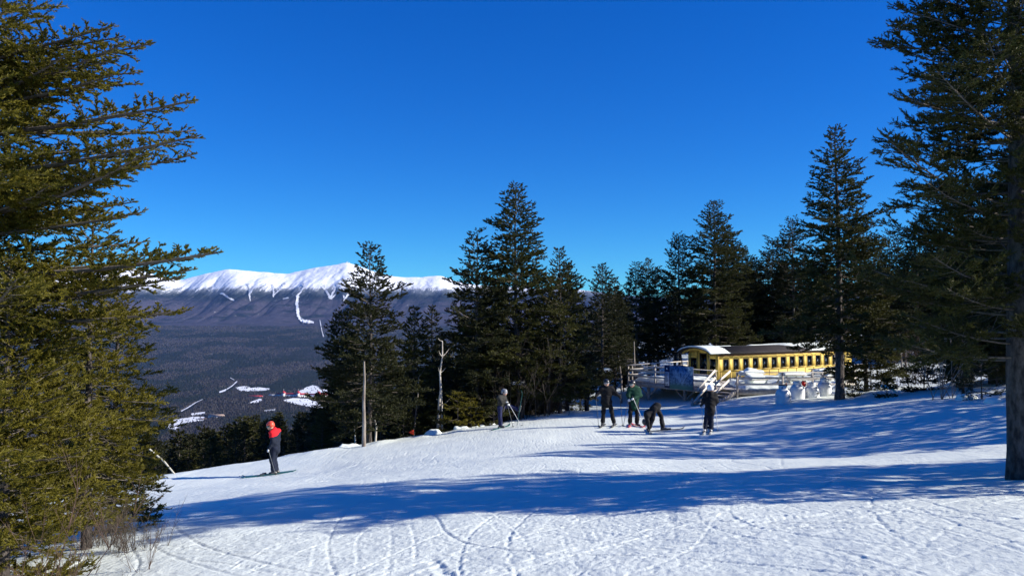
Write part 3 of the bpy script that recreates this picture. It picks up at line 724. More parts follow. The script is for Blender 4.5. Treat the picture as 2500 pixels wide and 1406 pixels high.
def lab3(px, D): return pick(px, [(430,'bushy spruce down the slope right beside the big left spruces'),(620,'bushy spruce down the slope between the left spruces and the red shouldered skier'),(760,'bushy spruce down the slope behind and right of the red shouldered skier'),(9999,'bushy spruce down the slope behind the dead grey trunk')]) + (', nearer rows' if D < 60 else ', farther rows')
def lab5(px): return pick(px, [(1090,'low dark fir in the shade around the white dead birch'),(1240,'low dark fir in the shade left of the small dark trail sign'),(1340,'low dark fir in the shade behind the tall bare saplings'),(9999,'low dark fir in the shade behind the reddish bare bush')])
n = 0
LB1 = 'dark spruce in the dense wood behind the deck and the yellow railcar'; G1 = 'spruces of the wood behind the railcar'
SKY = [(1380,720),(1450,690),(1560,670),(1700,640),(1800,640),(1900,610),(2050,600),(2200,560),(2500,480)]
tries = 0; done = []
while n < 84 and tries < 4000:
    tries += 1
    D = rg.uniform(56, 100); px = rg.uniform(1395, 2600); x = (px-1250)/F_PX*D
    if crest_d(np.array([x]), np.array([D]))[0] > 6: continue
    if (1600 < px < 2150 and D < 64) or (px >= 2150 and D < 68): continue
    if any((x-a)**2+(D-b)**2 < 2.6 for a, b in done): continue
    cap = np.interp(px, [q[0] for q in SKY], [q[1] for q in SKY])+rg.uniform(15,120)
    h = (770-cap)/F_PX*D-g(x, D)
    if h < 5 or h > 17: continue
    done.append((x, D)); copy_tree(x, D, h, rg.randrange(7), lab1(px), G1, rg.uniform(0,6.28), rg.uniform(.85,1.25)); n += 1
LB2 = 'dark spruce in the thick stand behind the centre row of tall spruces'; G2 = 'spruces behind the centre row'
n = 0; tries = 0; done = []
while n < 42 and tries < 4000:
    tries += 1
    D = rg.uniform(39, 80); px = rg.uniform(800, 1440); x = (px-1250)/F_PX*D
    if crest_d(np.array([x]), np.array([D]))[0] < 3: continue
    if any((x-a)**2+(D-b)**2 < 3 for a, b in done): continue
    cap = np.interp(px, [790,840,900,1000,1080,1150,1260,1360,1440], [900,860,800,800,800,730,700,720,730])+rg.uniform(10,160)
    h = (770-cap)/F_PX*D-g(x, D)
    if h < 4 or h > 20: continue
    done.append((x, D)); copy_tree(x, D, h, rg.randrange(7), lab2(px), G2, rg.uniform(0,6.28), rg.uniform(.8,1.1)); n += 1
LB3 = 'green spruce on the slope falling away below the snow edge at left'; G3 = 'trees below the snow edge'
n = 0; tries = 0; done = []
while n < 112 and tries < 6000:
    tries += 1
    D = 36*(150/36)**rg.random(); px = rg.uniform(150, 1000); x = (px-1250)/F_PX*D
    if crest_d(np.array([x]), np.array([D]))[0] < 4: continue
    if any((x-a)**2+(D-b)**2 < 2.4+D*.02 for a, b in done): continue
    cap = np.interp(px, [100,360,400,480,560,640,720,800,1000], [1060,1052,1046,1032,1020,1005,998,990,960])+rg.uniform(0,1)**1.5*70
    h = (770-cap)/F_PX*D-g(x, D)
    if h < 2.5 or h > 13: continue
    done.append((x, D)); copy_tree(x, D, h, rg.choice([2,4,5,6,6,0]), lab3(px, D), G3, rg.uniform(0,6.28), rg.uniform(1.0,1.5)); n += 1
print('slope trees', n)
LB5 = 'low dark fir filling the shade under the tall spruces of the middle row'; G5 = 'low firs under the middle row'
n = 0; tries = 0; done = []
while n < 60 and tries < 5000:
    tries += 1
    D = rg.uniform(36.5, 62); px = rg.uniform(930, 1445); x = (px-1250)/F_PX*D; cd = crest_d(np.array([x]), np.array([D]))[0]
    if cd < 1.2 or cd > 22 or any((x-a)**2+(D-b)**2 < 1.3 for a, b in done): continue
    done.append((x, D)); copy_tree(x, D, rg.uniform(2.6,6.0), rg.choice([4,5,6]), lab5(px), G5, rg.uniform(0,6.28), rg.uniform(1.3,1.9), 'young_fir'); n += 1
LB6 = 'dark fir in the thicket behind the snow bank at right'; G6 = 'firs behind the snow bank at right'
n = 0; tries = 0; done = []
while n < 34 and tries < 5000:
    tries += 1
    lowf = n%2; D = rg.uniform(31, 37) if lowf else rg.uniform(61, 72); px = rg.uniform(2330 if lowf else 2110, 2560); x = (px-1250)/F_PX*D
    if any((x-a)**2+(D-b)**2 < 1.6 for a, b in done): continue
    done.append((x, D)); copy_tree(x, D, rg.uniform(2.0,3.6) if lowf else rg.uniform(4,9), rg.choice([4,5,6,2]), LB6, G6, rg.uniform(0,6.28), rg.uniform(1.2,1.7)); n += 1
# --- trees just outside the right of the frame, whose shade lies on the run
LB4 = 'spruce standing outside the right edge of the view'; G4 = 'spruces along the right side of the run'
for k, (x, y, h, w) in enumerate([(9.4,8.7,4.0,1.1),(10.8,9.6,6.0,1.1),(12.8,10.4,7.4,1.1),(15.5,10.9,10,1.0),(18,11.7,12,1.0),(13.4,12.2,5.6,1.0),
                           (18.0,17.9,7.6,1.3),(21.0,18.6,8.5,1.2),(18.6,20.4,6.6,1.4),(20.5,21.6,7.2,1.5),(21.0,23.6,5.6,1.4),(20.0,23.8,6.2,1.4),(23.0,24.6,6.8,1.4),(23.0,26.6,6.6,1.5),(26.5,28.0,8.0,1.2),(25,30.5,6.6,1.3),(29,32,8.6,1.1),(30,34.5,8,1.1)]):
    copy_tree(x, y, h, k%7, LB4, G4, k*1.3, w)
# ================================================================= RAILCAR, DECK, SIGNS, TANKS
M_yellow = mat('yellow_paint', (.74,.53,.11), .6, (.60,.42,.09), 3, bump=.004, bscale=30, lo=.3, hi=.75)
M_yellow_d = mat('yellow_moulding', (.50,.34,.07), .6, (.40,.27,.06), 5)
M_roof = mat('roof_felt', (.045,.036,.034), .85, (.028,.023,.022), 3, bump=.004, bscale=40)
M_trim = mat('brown_trim', (.22,.095,.06), .8, (.14,.06,.04), 6)
M_frame = mat('dark_frame', (.05,.042,.038), .6, (.03,.026,.024), 8)
M_wood = mat('weathered_wood', (.48,.43,.37), .9, (.32,.28,.245), 6, bump=.004, bscale=40, stretch=(1,1,1))
M_woodlt = mat('pale_planks', (.72,.66,.57), .9, (.54,.48,.41), 5, bump=.004, bscale=40)
M_wood_dk = mat('dark_beams', (.10,.085,.07), .9, (.06,.05,.042), 6, bump=.004)
M_inside = mat('dark_interior', (.06,.045,.035), .9, (.03,.025,.02), 4)
M_red = mat('red_plastic', (.62,.02,.015), .5, (.5,.015,.012), 4)
M_tank = mat('white_enamel', (.80,.81,.80), .32, (.70,.71,.70), 3, spec=.5)
M_black = mat('black_rubber', (.012,.012,.013), .6, (.02,.02,.02), 8)
M_metal = mat('grey_metal', (.35,.36,.37), .4, (.25,.26,.27), 9, metal=.8)
M_navy = mat('navy_board', (.012,.022,.075), .55, (.015,.028,.09), 6)
M_whiteb = mat('white_board', (.62,.64,.68), .6, (.52,.55,.60), 7)
M_dash = mat('white_letters', (.75,.76,.76), .6, (.65,.66,.66), 7)
M_orange = mat('orange_cloth', (.75,.06,.02), .7, (.6,.04,.015), 7)
def glass():
    m = bpy.data.materials.new('window_glass'); m.use_nodes = True; t = m.node_tree; t.nodes.clear()
    o = t.nodes.new('ShaderNodeOutputMaterial'); a = t.nodes.new('ShaderNodeBsdfTransparent'); a.inputs[0].default_value = (.72,.76,.78,1)
    b = t.nodes.new('ShaderNodeBsdfGlossy'); b.inputs['Roughness'].default_value = .03; f = t.nodes.new('ShaderNodeFresnel'); f.inputs[0].default_value = 1.5
    x = t.nodes.new('ShaderNodeMixShader'); t.links.new(f.outputs[0], x.inputs[0]); t.links.new(a.outputs[0], x.inputs[1]); t.links.new(b.outputs[0], x.inputs[2]); t.links.new(x.outputs[0], o.inputs[0]); return m
M_glass = glass()
CAR = Vector((14.0, 51.6, -4.55)); CRZ = math.atan2(.529, .849); CL = 14.8; CW_ = 2.8
car = empty('railway_car', CAR, CRZ); tag(car, 'old yellow railway car with a row of windows and snow on its dark roof', 'railway car')
PIT = .992; WX = [.742+PIT*k for k in range(14)]; WW = .56; WZ0, WZ1 = .80, 1.56; EAVE = 1.88; RISE = .42; TH = .09
def roof_z(y): return EAVE+RISE*(1-((y-CW_/2)/(CW_/2+.16))**2)**.75 if abs(y-CW_/2) < CW_/2+.159 else EAVE
# body: walls with real openings
b = MB()
for y0 in (0, CW_-TH):
    b.bx(0, CL, y0, y0+TH, -.45, WZ0); b.bx(0, CL, y0, y0+TH, WZ1, EAVE)
    xp = 0
    for x in WX+[CL+WW/2]:
        x1 = min(x-WW/2, CL)
        if x1 > xp: b.bx(xp, x1, y0, y0+TH, WZ0, WZ1)
        xp = x+WW/2
def endwall(b, x0):
    ops = [(.22,.80,.86,1.58),(1.03,1.73,0,1.95),(1.99,2.57,.86,1.58)]
    ys_ = sorted(set([TH, CW_-TH]+[o[0] for o in ops]+[o[1] for o in ops]))
    for i in range(len(ys_)-1):
        a, c = ys_[i], ys_[i+1]; o = next((o for o in ops if abs(o[0]-a) < .01), None)
        segs = [(-.45, o[2]),(o[3], None)] if o else [(-.45, None)]
        for z0, z1 in segs:
            if z1 is not None:
                if z1 > z0+.01: b.bx(x0, x0+TH, a, c, z0, z1)
            else:
                n = 6; yy = np.linspace(a, c, n+1)
                V = []; 
                for y in yy:
                    zt = roof_z(y)-.03
                    V += [(x0,y,z0),(x0+TH,y,z0),(x0,y,zt),(x0+TH,y,zt)]
                F = []
                for k in range(n):
                    q = 4*k; F += [(q,q+2,q+6,q+4),(q+1,q+5,q+7,q+3),(q+2,q+3,q+7,q+6),(q,q+4,q+5,q+1)]
                F += [(0,1,3,2),(4*n,4*n+2,4*n+3,4*n+1)]
                b.add(V, [F])
endwall(b, 0); endwall(b, CL-TH)
for y0 in (0, CW_-TH):                                               # corner fill behind the end walls
    pass
b.build('body', M_yellow, car)
b = MB(); b.bx(TH, CL-TH, TH, CW_-TH, -.02, .04); b.bx(5.2, 5.26, TH+.01, 1.0, .04, 1.8); b.bx(9.6, 9.66, 1.5, CW_-TH-.01, .04, 1.8)
for k in (0,1,3,6,8,11): b.bx(.95+k*PIT, 1.32+k*PIT, 1.7, 2.5, .04, .92)
b.build('floor', M_inside, car)
# letter board and belt rail
b = MB(); b.bx(-.02, CL+.02, -.022, -.002, EAVE-.11, EAVE-.03); b.build('eaves_board', M_trim, car)
b = MB(); b.bx(.0, CL, -.02, -.002, WZ0-.10, WZ0-.05); b.bx(0, CL, -.016, -.002, .28, .32)
for x in [WX[0]-PIT/2]+[x+PIT/2 for x in WX]:
    if .03 < x < CL-.03: b.bx(x-.035, x+.035, -.018, -.003, -.4, WZ0-.11)
b.build('moulding', M_yellow_d, car)
b = MB()
for y in (0,): b.bx(-.024, -.004, .86, .90, .0, 2.0); b.bx(-.024, -.004, 1.86, 1.90, .0, 2.0)
for x in (.0,): b.bx(-.03, .06, -.03, -.004, -.45, EAVE-.12)
b.build('corner_trim', M_yellow_d, car)
# roof: arched sheet with overhanging ends
def arch_sheet(x0, x1, lift, th, nx_=2, ny_=24, yo=.158, fn=None):
    xs_ = np.linspace(x0, x1, nx_+1); ys_ = np.linspace(-yo, CW_+yo, ny_+1); V = []
    for s in (0,1):
        for x in xs_:
            for y in ys_:
                z = roof_z(y)+lift; t = fn(x, y) if fn else th; V.append((x, y, z+(t if s else 0)))
    N = (nx_+1)*(ny_+1); q = lambda i,j,s: s*N+i*(ny_+1)+j; F = []
    for i in range(nx_):
        for j in range(ny_):
            F.append((q(i,j,1),q(i+1,j,1),q(i+1,j+1,1),q(i,j+1,1))); F.append((q(i,j,0),q(i,j+1,0),q(i+1,j+1,0),q(i+1,j,0)))
    for i in range(nx_): F += [(q(i,0,0),q(i+1,0,0),q(i+1,0,1),q(i,0,1)),(q(i,ny_,0),q(i,ny_,1),q(i+1,ny_,1),q(i+1,ny_,0))]
    for j in range(ny_): F += [(q(0,j,0),q(0,j,1),q(0,j+1,1),q(0,j+1,0)),(q(nx_,j,0),q(nx_,j+1,0),q(nx_,j+1,1),q(nx_,j,1))]
    return V, F
b = MB(); V, F = arch_sheet(-.95, CL+.95, 0, .06); b.add(V, [F]); rf = b.build('roof', M_roof, car)
b = MB()
for xa in (-.5, CL+.5):                                              # curved hood end boards
    n = 20; yy = np.linspace(-.1, CW_+.1, n+1)
    V = []
    for y in yy: zt = roof_z(y)-.004; V += [(xa-.02,y,zt-.16),(xa+.02,y,zt-.16),(xa-.02,y,zt),(xa+.02,y,zt)]
    F = []
    for k in range(n):
        q = 4*k; F += [(q,q+2,q+6,q+4),(q+1,q+5,q+7,q+3),(q,q+4,q+5,q+1)]
    b.add(V, [F])
b.build('hood_board', M_yellow_d, car)
b = MB(); b.beam((-.8,CW_-.1,EAVE-.02), (-.55,CW_-.1,0.1), .05, .05); b.beam((-.8,.1,EAVE-.02), (-.62,.1,1.2), .04, .04); b.build('hood_post', M_frame, car)
def snow_t(x, y):
    n = float(vnoise(np.array([x*.9]), np.array([y*1.3]), 3)[0]); n2 = float(vnoise(np.array([x*.5]), np.array([0.]), 9)[0])
    t = 0
    if x < 1.05: t = .10*min(1, (1.1-x)/.25)*(1 if y > .15 else .5)
    elif x < 3.2: t = .05 if y > 1.75+n*.5 else 0
    else:
        e = 1.9-1.9*min(1, max(0,(x-6.6))/3.4)+n*.5
        t = .10*min(1, (y-e)/.25+.2) if y > e and x > 5.5 else (.03 if y > 2.1+n*.4 else 0)
    if x > CL-1.3: t = max(t, .22+.1*n)
    return max(t, -.03)+(.02*n if t > .02 else 0) if t > 0 else -.03
b = MB(); V, F = arch_sheet(-.93, CL+.93, .058, .1, nx_=90, ny_=26, yo=.15, fn=snow_t); nn = len(V)//2; hh_ = [V[i+nn][2]-V[i][2] for i in range(nn)]; F = [f for f in F if any(hh_[i%nn] > 0 for i in f)]; b.add(V, [F])
link('roof_snow', b.mesh('roof_snow', [M_snow_soft], True), rf)
# windows: frame with arch moulding above, pane
def window_mesh(w, z0, z1, arch=True):
    b = MB(); f = .035
    for s in (-1,1): b.bx(s*w/2-(f if s > 0 else 0), s*w/2+(0 if s > 0 else f), .012, .07, z0, z1)
    b.bx(-w/2+f, w/2-f, .012, .07, z0, z0+f); b.bx(-w/2+f, w/2-f, .012, .07, z1-f, z1)
    b.bx(-w/2-.03, w/2+.03, -.05, -.002, z0-.045, z0-.005, 1)
    if arch:
        n = 12; hw = w/2+.05; rise = .15
        for k in range(n):
            a0 = math.pi*k/n; a1 = math.pi*(k+1)/n
            p = lambda a, r: (-math.cos(a)*(hw+r), z1+.02+math.sin(a)*(rise+r))
            q = [p(a0,0),p(a1,0),p(a1,.03),p(a0,.03)]
            V = [(x,-.02,z) for x, z in q]+[(x,-.002,z) for x, z in q]
            b.add(V, [[(0,1,2,3),(4,7,6,5),(0,4,5,1),(3,2,6,7)]], 1)
        for s in (-1,1): b.bx(s*(hw+.015)-.012, s*(hw+.015)+.012, -.016, -.003, z0, z1+.02, 1)
    return b.mesh('window', [M_frame, M_yellow_d])
def pane_mesh(w, z0, z1): b = MB(); b.bx(-w/2+.036, w/2-.036, .03, .036, z0+.036, z1-.036); return b.mesh('pane', [M_glass])
wm = window_mesh(WW, WZ0, WZ1); pm = pane_mesh(WW, WZ0, WZ1)
for x in WX:
    for far in (0, 1):
        w = link('window', wm, car, (x, CW_ if far else 0, 0)); 
        if far: w.rotation_euler.z = math.pi
        link('pane', pm, w)
for yc in (.51, 2.28):
    w = link('window', window_mesh(.58, .86, 1.58), car, (0, yc, 0)); w.rotation_euler.z = -math.pi/2; link('pane', pane_mesh(.58,.86,1.58), w)
    w = link('window', window_mesh(.58, .86, 1.58, False), car, (CL, yc, 0)); w.rotation_euler.z = math.pi/2; link('pane', pane_mesh(.58,.86,1.58), w)
b = MB(); b.bx(.02,.07,1.03,1.12,0,1.95); b.bx(.02,.07,1.64,1.73,0,1.95); b.bx(.02,.07,1.12,1.64,1.86,1.95); b.bx(.02,.07,1.12,1.64,0,.85); dr = b.build('door', M_frame, car)
b = MB(); b.bx(.04,.046,1.12,1.64,.85,1.86); b.build('pane', M_glass, dr)
b = MB(); b.bx(-.04,.02,1.15,1.18,.9,1.05); b.build('handle', M_metal, dr)
b = MB()
for x in (2.2, 4.0, 10.8, 12.6):
    b.lathe([(0.02,-.06),(.42,-.06),(.42,.06),(.02,.06)], (0,0,0), 20) if False else None
b.bx(1.5,5,.5,2.3,-.8,-.46); b.bx(10,13.5,.5,2.3,-.8,-.46); b.build('underframe', M_frame, car)
# red chair back seen through a window
t = empty('chair', CAR+Vector((math.cos(CRZ)*(WX[7]+.0)-math.sin(CRZ)*.55, math.sin(CRZ)*WX[7]+math.cos(CRZ)*.55, .05)), CRZ); tag(t, 'red chair inside the railway car seen through a middle window', 'chair')
b = MB(); b.bx(-.22,.22,-.02,.03,.42,1.18); b.build('backrest', M_red, t, bevel=.01); b = MB(); b.bx(-.22,.22,.035,.45,.42,.47); b.build('seat', M_red, t, bevel=.01)
for sx in (-.2,.2):
    for sy in (.05,.42): b = MB(); b.bx(sx-.015,sx+.015,sy-.015,sy+.015,0,.419); b.build('leg', M_frame, t)
# ---------------------------------------------------------------- deck
DZ = -4.42
LC = Vector((7.9,51.8,DZ)); FC = Vector((12.45,46.3,DZ)); BR = Vector((13.0,56.3,DZ)); CR = Vector((14.0,51.6,DZ))
deck = empty('wooden_deck', (11, 50, g(11,50))); tag(deck, 'grey wooden deck with plank railings beside the yellow railway car', 'deck')
bpy.context.view_layer.update()
dk0 = deck.location.copy()
def into(o, root): o.parent = root; o.location = o.location-root.location if isinstance(root.location, Vector) else o.location; return o
def prism(b, poly, z0, z1, mi=0):
    n = len(poly); V = [(x,y,z0) for x, y in poly]+[(x,y,z1) for x, y in poly]
    b.add(V, [[tuple(range(n-1,-1,-1)), tuple(range(n,2*n))]], mi); b.add(V, [[(i,(i+1)%n,n+(i+1)%n,n+i) for i in range(n)]], mi)
L2 = [(LC.x,LC.y),(FC.x,FC.y),(12.95,45.3),(20.4,45.3),(20.4,49.5),(26.6,58.6),(25.9,58.9),(13.85,51.4),(12.3,53.9),(13.0,56.3)]
SIDE = [(LC.x,LC.y),(FC.x,FC.y),(13.3,45.2),(13.95,51.45),(12.45,53.9),(12.9,56.3)]
RIGHT = [(13.35,45.2),(20.6,45.2),(21.5,50.0),(26.6,58.9),(14.05,51.35)]
b = MB(); prism(b, SIDE, DZ-.06, DZ); prism(b, RIGHT, DZ-.06, DZ-.001); into(b.build('planking', M_wood), deck)
b = MB()
for A, B in ((LC,FC),(LC,BR)): b.beam(A+Vector((0,0,-.2)), B+Vector((0,0,-.2)), .06, .27)
b.beam((13.0,45.17,DZ-.17),(20.6,45.17,DZ-.17),.06,.22)
into(b.build('fascia', M_wood), deck)
for A, B, f in ((LC,FC,.2),(LC,FC,.62),(LC,BR,.5)):
    p = A.lerp(B, f); inn = Vector((.35,.3,0)) if B is FC else Vector((.3,-.3,0)); p = p+inn; b = MB(); b.beam((p.x,p.y,g(p.x,p.y)-.3),(p.x,p.y,DZ-.34),.2,.2)
    b.beam((p.x,p.y,DZ-1.0),(p.x-.5,p.y+.5,DZ-.36),.08,.08); b.beam((p.x,p.y,DZ-1.0),(p.x+.5,p.y-.5,DZ-.36),.08,.08); into(b.build('support_post', M_wood), deck)
for x in (13.6,16,18.4,20.4): b = MB(); b.beam((x,45.5,-6.2),(x,45.5,DZ-.07),.16,.16); into(b.build('support_post', M_wood), deck)
b = MB(); b.bx(13.4,20.5,45.6,45.64,-5.2,DZ-.3); into(b.build('skirt_board', M_wood), deck)
def railing(A, B, posts, z0=DZ, h=1.07, cap=.19, rails=(.36,.72), capm=M_woodlt, low=.45, sag=0):
    r = []
    A = Vector((A[0],A[1],z0)); B = Vector((B[0],B[1],z0))
    b = MB(); b.beam(A+Vector((0,0,h-.02)), B+Vector((0,0,h-.02)), cap, .04); into(b.build('handrail', capm), deck)
    for q in rails: b = MB(); b.beam(A+Vector((0,0,q)), B+Vector((0,0,q)), .035, .13); into(b.build('rail', M_woodlt), deck)
    for f in posts:
        p = A.lerp(B, f); d = (B-A).normalized(); p = p+Vector((-d.y, d.x, 0))*-.065*0
        b = MB(); b.beam(p+Vector((0,0,-low)), p+Vector((0,0,h-.045)), .09, .09); into(b.build('post', M_wood), deck)
railing((LC.x,LC.y),(FC.x,FC.y),(.005,.33,.66,.99))
railing((LC.x+.1,LC.y+.15),(BR.x,BR.y),(.05,.5,1),cap=.24)
railing((13.25,45.0),(20.4,45.0),(.01,.385,.73),low=.75)
railing((20.4,45.0),(21.5,49.9),(.12,.6,.98))
railing((18.6,47.6),(24.8,53.2),(.05,.35,.65,.98),capm=M_wood,rails=(.4,))
# steps down to the snow, with sloping rails
st_top = Vector((12.9,45.6,DZ)); st_bot = P(1712,992,42.6); ks = 5
b = MB(); dS = (st_bot-st_top); side = Vector((dS.y,-dS.x,0)).normalized()
for k in range(1, ks+1):
    p = st_top+dS*(k/(ks+.3)); b.beam(p-side*.55, p+side*.55, .30, .045)
into(b.build('step', M_wood), deck)
b = MB(); b.beam(st_top-side*.6+Vector((0,0,-.12)), st_bot-side*.6+Vector((0,0,.0)), .05, .24); b.beam(st_top+side*.6+Vector((0,0,-.12)), st_bot+side*.6, .05, .24); into(b.build('stringer', M_wood), deck)
for A, B, w in ((P(1746,904,46),P(1704,951,43.6),.14),(P(1746,922,46),P(1690,986,43),.14),(P(1783,906,45.2),P(1746,938,43.2),.14),(P(1783,925,45.2),P(1728,978,42.4),.14)):
    b = MB(); b.beam(A, B, .045, w); into(b.build('stair_rail', M_woodlt), deck)
for A, B in ((P(1690,997,43.02),P(1690,972,43.02)),(P(1728,992,42.4),P(1728,965,42.4))):
    b = MB(); b.beam(A, B, .1, .1); into(b.build('post', M_wood), deck)
# snow on the deck: soft slabs with rounded edges, one object per heap
def heap(name, label, poly, z, t, seed, res=.12, cat='snow', M=None, par=None):
    pl = np.array(poly); lo = pl.min(0)-.2; hi = pl.max(0)+.2
    x = np.arange(lo[0], hi[0], res); y = np.arange(lo[1], hi[1], res); X, Y = np.meshgrid(x, y, indexing='ij')
    dmin = np.full(X.shape, 1e9); ins = in_poly(X, Y, poly); n = len(poly)
    for i in range(n):
        a = pl[i]; d = pl[(i+1)%n]-a; tt = np.clip(((X-a[0])*d[0]+(Y-a[1])*d[1])/(d@d+1e-9),0,1); dmin = np.minimum(dmin, np.hypot(X-a[0]-tt*d[0], Y-a[1]-tt*d[1]))
    s = np.where(ins, dmin, -dmin)+.12*vnoise(X*3, Y*3, seed)
    H = t*np.sqrt(np.clip(s/.3, 0, 1))*(1+.9*fbm(X*.8, Y*.8, 3, seed+3))
    Z = np.where(s > 0, z+H, z-.04); I = np.arange(X.size).reshape(X.shape)
    keep = (s > -.1); F = np.stack([I[:-1,:-1],I[1:,:-1],I[1:,1:],I[:-1,1:]],-1); kf = keep[:-1,:-1]&keep[1:,:-1]&keep[1:,1:]&keep[:-1,1:]
    Fq = F[kf]; used = np.unique(Fq); mp = -np.ones(X.size, int); mp[used] = np.arange(len(used)); n0 = len(used)
    Vt = np.stack([X,Y,Z],-1).reshape(-1,3)[used]; Vb = Vt.copy(); Vb[:,2] = z-.045
    Ft = mp[Fq]; cntE = {}
    for f in Ft:
        for k in range(4):
            e = (f[k], f[(k+1)%4]); r = (e[1], e[0])
            if r in cntE: del cntE[r]
            else: cntE[e] = 1
    Fs = [(e[1], e[0], e[0]+n0, e[1]+n0) for e in cntE]
    o = link(name, mk_mesh(name, np.concatenate([Vt,Vb]), [Ft, Ft[:,::-1]+n0, Fs], [M or M_snow_soft], None, True))
    if par is not None: return into(o, par)
    return o
heap('deck_snow','', [(8.3,51.6),(12.0,47.2),(13.2,48.2),(13.6,50.8),(12.3,53.6),(12.6,55.8)], DZ+.0, .34, 4, par=deck)
heap('deck_snow','', [(13.8,45.35),(20.3,45.35),(21.2,49.6),(25.8,57.8),(14.5,51.4),(13.9,48)], DZ+.0, .24, 6, par=deck)
for k, (x, y, w, h, rz, lab) in enumerate([(14.9,47.4,1.7,.78,.5,'snow buried picnic table at the head of the deck steps'),(17.4,47.3,1.7,.72,.35,'snow laden picnic table behind the deck railing, middle one'),(20.6,50.2,1.7,.72,.5,'snow laden picnic table in front of the railway car right half'),(23.2,52.9,1.7,.72,.55,'snow laden picnic table nearest the far end of the railway car')]):
    t = empty('picnic_table', (x, y, DZ), rz); tag(t, lab, 'table', 'snow laden picnic tables on the deck')
    b = MB(); b.bx(-w/2,w/2,-.38,.38,h-.05,h); b.build('table_top', M_wood, t); b = MB(); b.bx(-w/2,w/2,-.85,-.6,.42,.46); b.build('bench', M_wood, t); b = MB(); b.bx(-w/2,w/2,.6,.85,.42,.46); b.build('bench', M_wood, t)
    for s in (-1,1):
        b = MB(); b.beam((s*w*.36,-.75,0),(s*w*.36,-.2,h-.06),.05,.09); b.beam((s*w*.36,.75,0),(s*w*.36,.2,h-.06),.05,.09); b.bx(s*w*.36-.02,s*w*.36+.02,-.8,.8,.37,.42); b.build('leg', M_wood, t)
    c = [((-w*.42,-.2,h+.01),(w*.42,-.2,h+.02),.14,.16),((-w*.42,.15,h+.0),(w*.42,.15,h+.03),.16,.13)]
    if k == 0: c += [((-.2,0,h+.12),(.3,0,h+.08),.24,.18),((-.5,-.45,.35),(.5,-.4,.3),.38,.34)]
    blob('snow_cap', c, M_snow_soft, t, .05, .06)
    blob('snow_cap', [((-w*.42,-.72,.46),(w*.42,-.72,.46),.09,.08)], M_snow_soft, t, .05, .05)
    t.location.z += .05
# ---------------------------------------------------------------- trail map board on the railing
def board_frame(A, B, off):
    d = (B-A); d.z = 0; d.normalize(); nrm = Vector((d.y,-d.x,0)); return d, nrm
dF = (FC-LC); dF.z = 0; dF.normalize(); nF = Vector((dF.y, -dF.x, 0))
if nF.y > 0: nF = -nF
mapm = bpy.data.materials.new('trail_map_print'); mapm.use_nodes = True; t_ = mapm.node_tree; bb = t_.nodes['Principled BSDF']; bb.inputs['Roughness'].default_value = .5
tc = t_.nodes.new('ShaderNodeTexCoord'); sx_ = t_.nodes.new('ShaderNodeSeparateXYZ'); nz = t_.nodes.new('ShaderNodeTexNoise'); nz.inputs['Scale'].default_value = 6; nz.inputs['Detail'].default_value = 6
rp = t_.nodes.new('ShaderNodeValToRGB'); e = rp.color_ramp.elements; e[0].position = .38; e[0].color = (.02,.07,.17,1); e[1].position = .62; e[1].color = (.18,.33,.48,1); q = e.new(.5); q.color = (.06,.16,.30,1)
rp2 = t_.nodes.new('ShaderNodeValToRGB'); e = rp2.color_ramp.elements; e[0].position = .12; e[0].color = (1,1,1,1); e[1].position = .3; e[1].color = (0,0,0,1)
mx = t_.nodes.new('ShaderNodeMix'); mx.data_type = 'RGBA'; mx.inputs[7].default_value = (.05,.17,.16,1)
t_.links.new(tc.outputs['Object'], nz.inputs[0]); t_.links.new(nz.outputs[0], rp.inputs[0]); t_.links.new(tc.outputs['Generated'], sx_.inputs[0]); t_.links.new(sx_.outputs[2], rp2.inputs[0])
t_.links.new(rp2.outputs[0], mx.inputs[0]); t_.links.new(rp.outputs[0], mx.inputs[6]); t_.links.new(mx.outputs[2], bb.inputs['Base Color'])
bl = P(1622,950,48.0); 
bd = empty('trail_map_board', (0,0,0)); tag(bd, 'blue trail map board with white list panel hung on the deck railing', 'sign')
pA = P(1622,895,48.3); pB = P(1692,900,46.6); dd = (pB-pA); dd.z = 0; Wd = dd.length; dd.normalize(); bd.location = (pA.x,pA.y,-4.45); bd.rotation_euler.z = math.atan2(dd.y,dd.x)
Hb = 1.36; ws = .30*Wd*.62
b = MB(); b.bx(0,Wd,.0,.05,-.12,Hb-.06); b.build('backing', M_navy, bd)
b = MB(); b.bx(.05,ws-.03,-.012,-.002,.02,Hb-.48); b.build('list_panel', M_whiteb, bd)
b = MB()
rr = random.Random(4)
for k in range(16): b.bx(.08,ws-.07-rr.random()*.12,-.018,-.0125,Hb-.54-k*.038,Hb-.525-k*.038)
for q in (.10,.22): b.bx(q,q+.06,-.018,-.0125,.06,.13)
b.build('print_lines', M_navy, bd)
b = MB(); b.lathe([(0.001,0),(.055,0),(.055,.006),(.001,.006)],(0,0,0),20); V = np.concatenate(b.v); V = np.stack([V[:,0]+ws/2, -.014+V[:,2], V[:,1]+Hb-.27],1); m_ = MB(); m_.add(V,[b.f[4][0]]); m_.build('emblem', M_dash, bd)
b = MB(); b.bx(ws+.02,Wd-.02,-.014,-.003,-.14,Hb-.08); b.build('map_panel', mapm, bd)
b = MB()
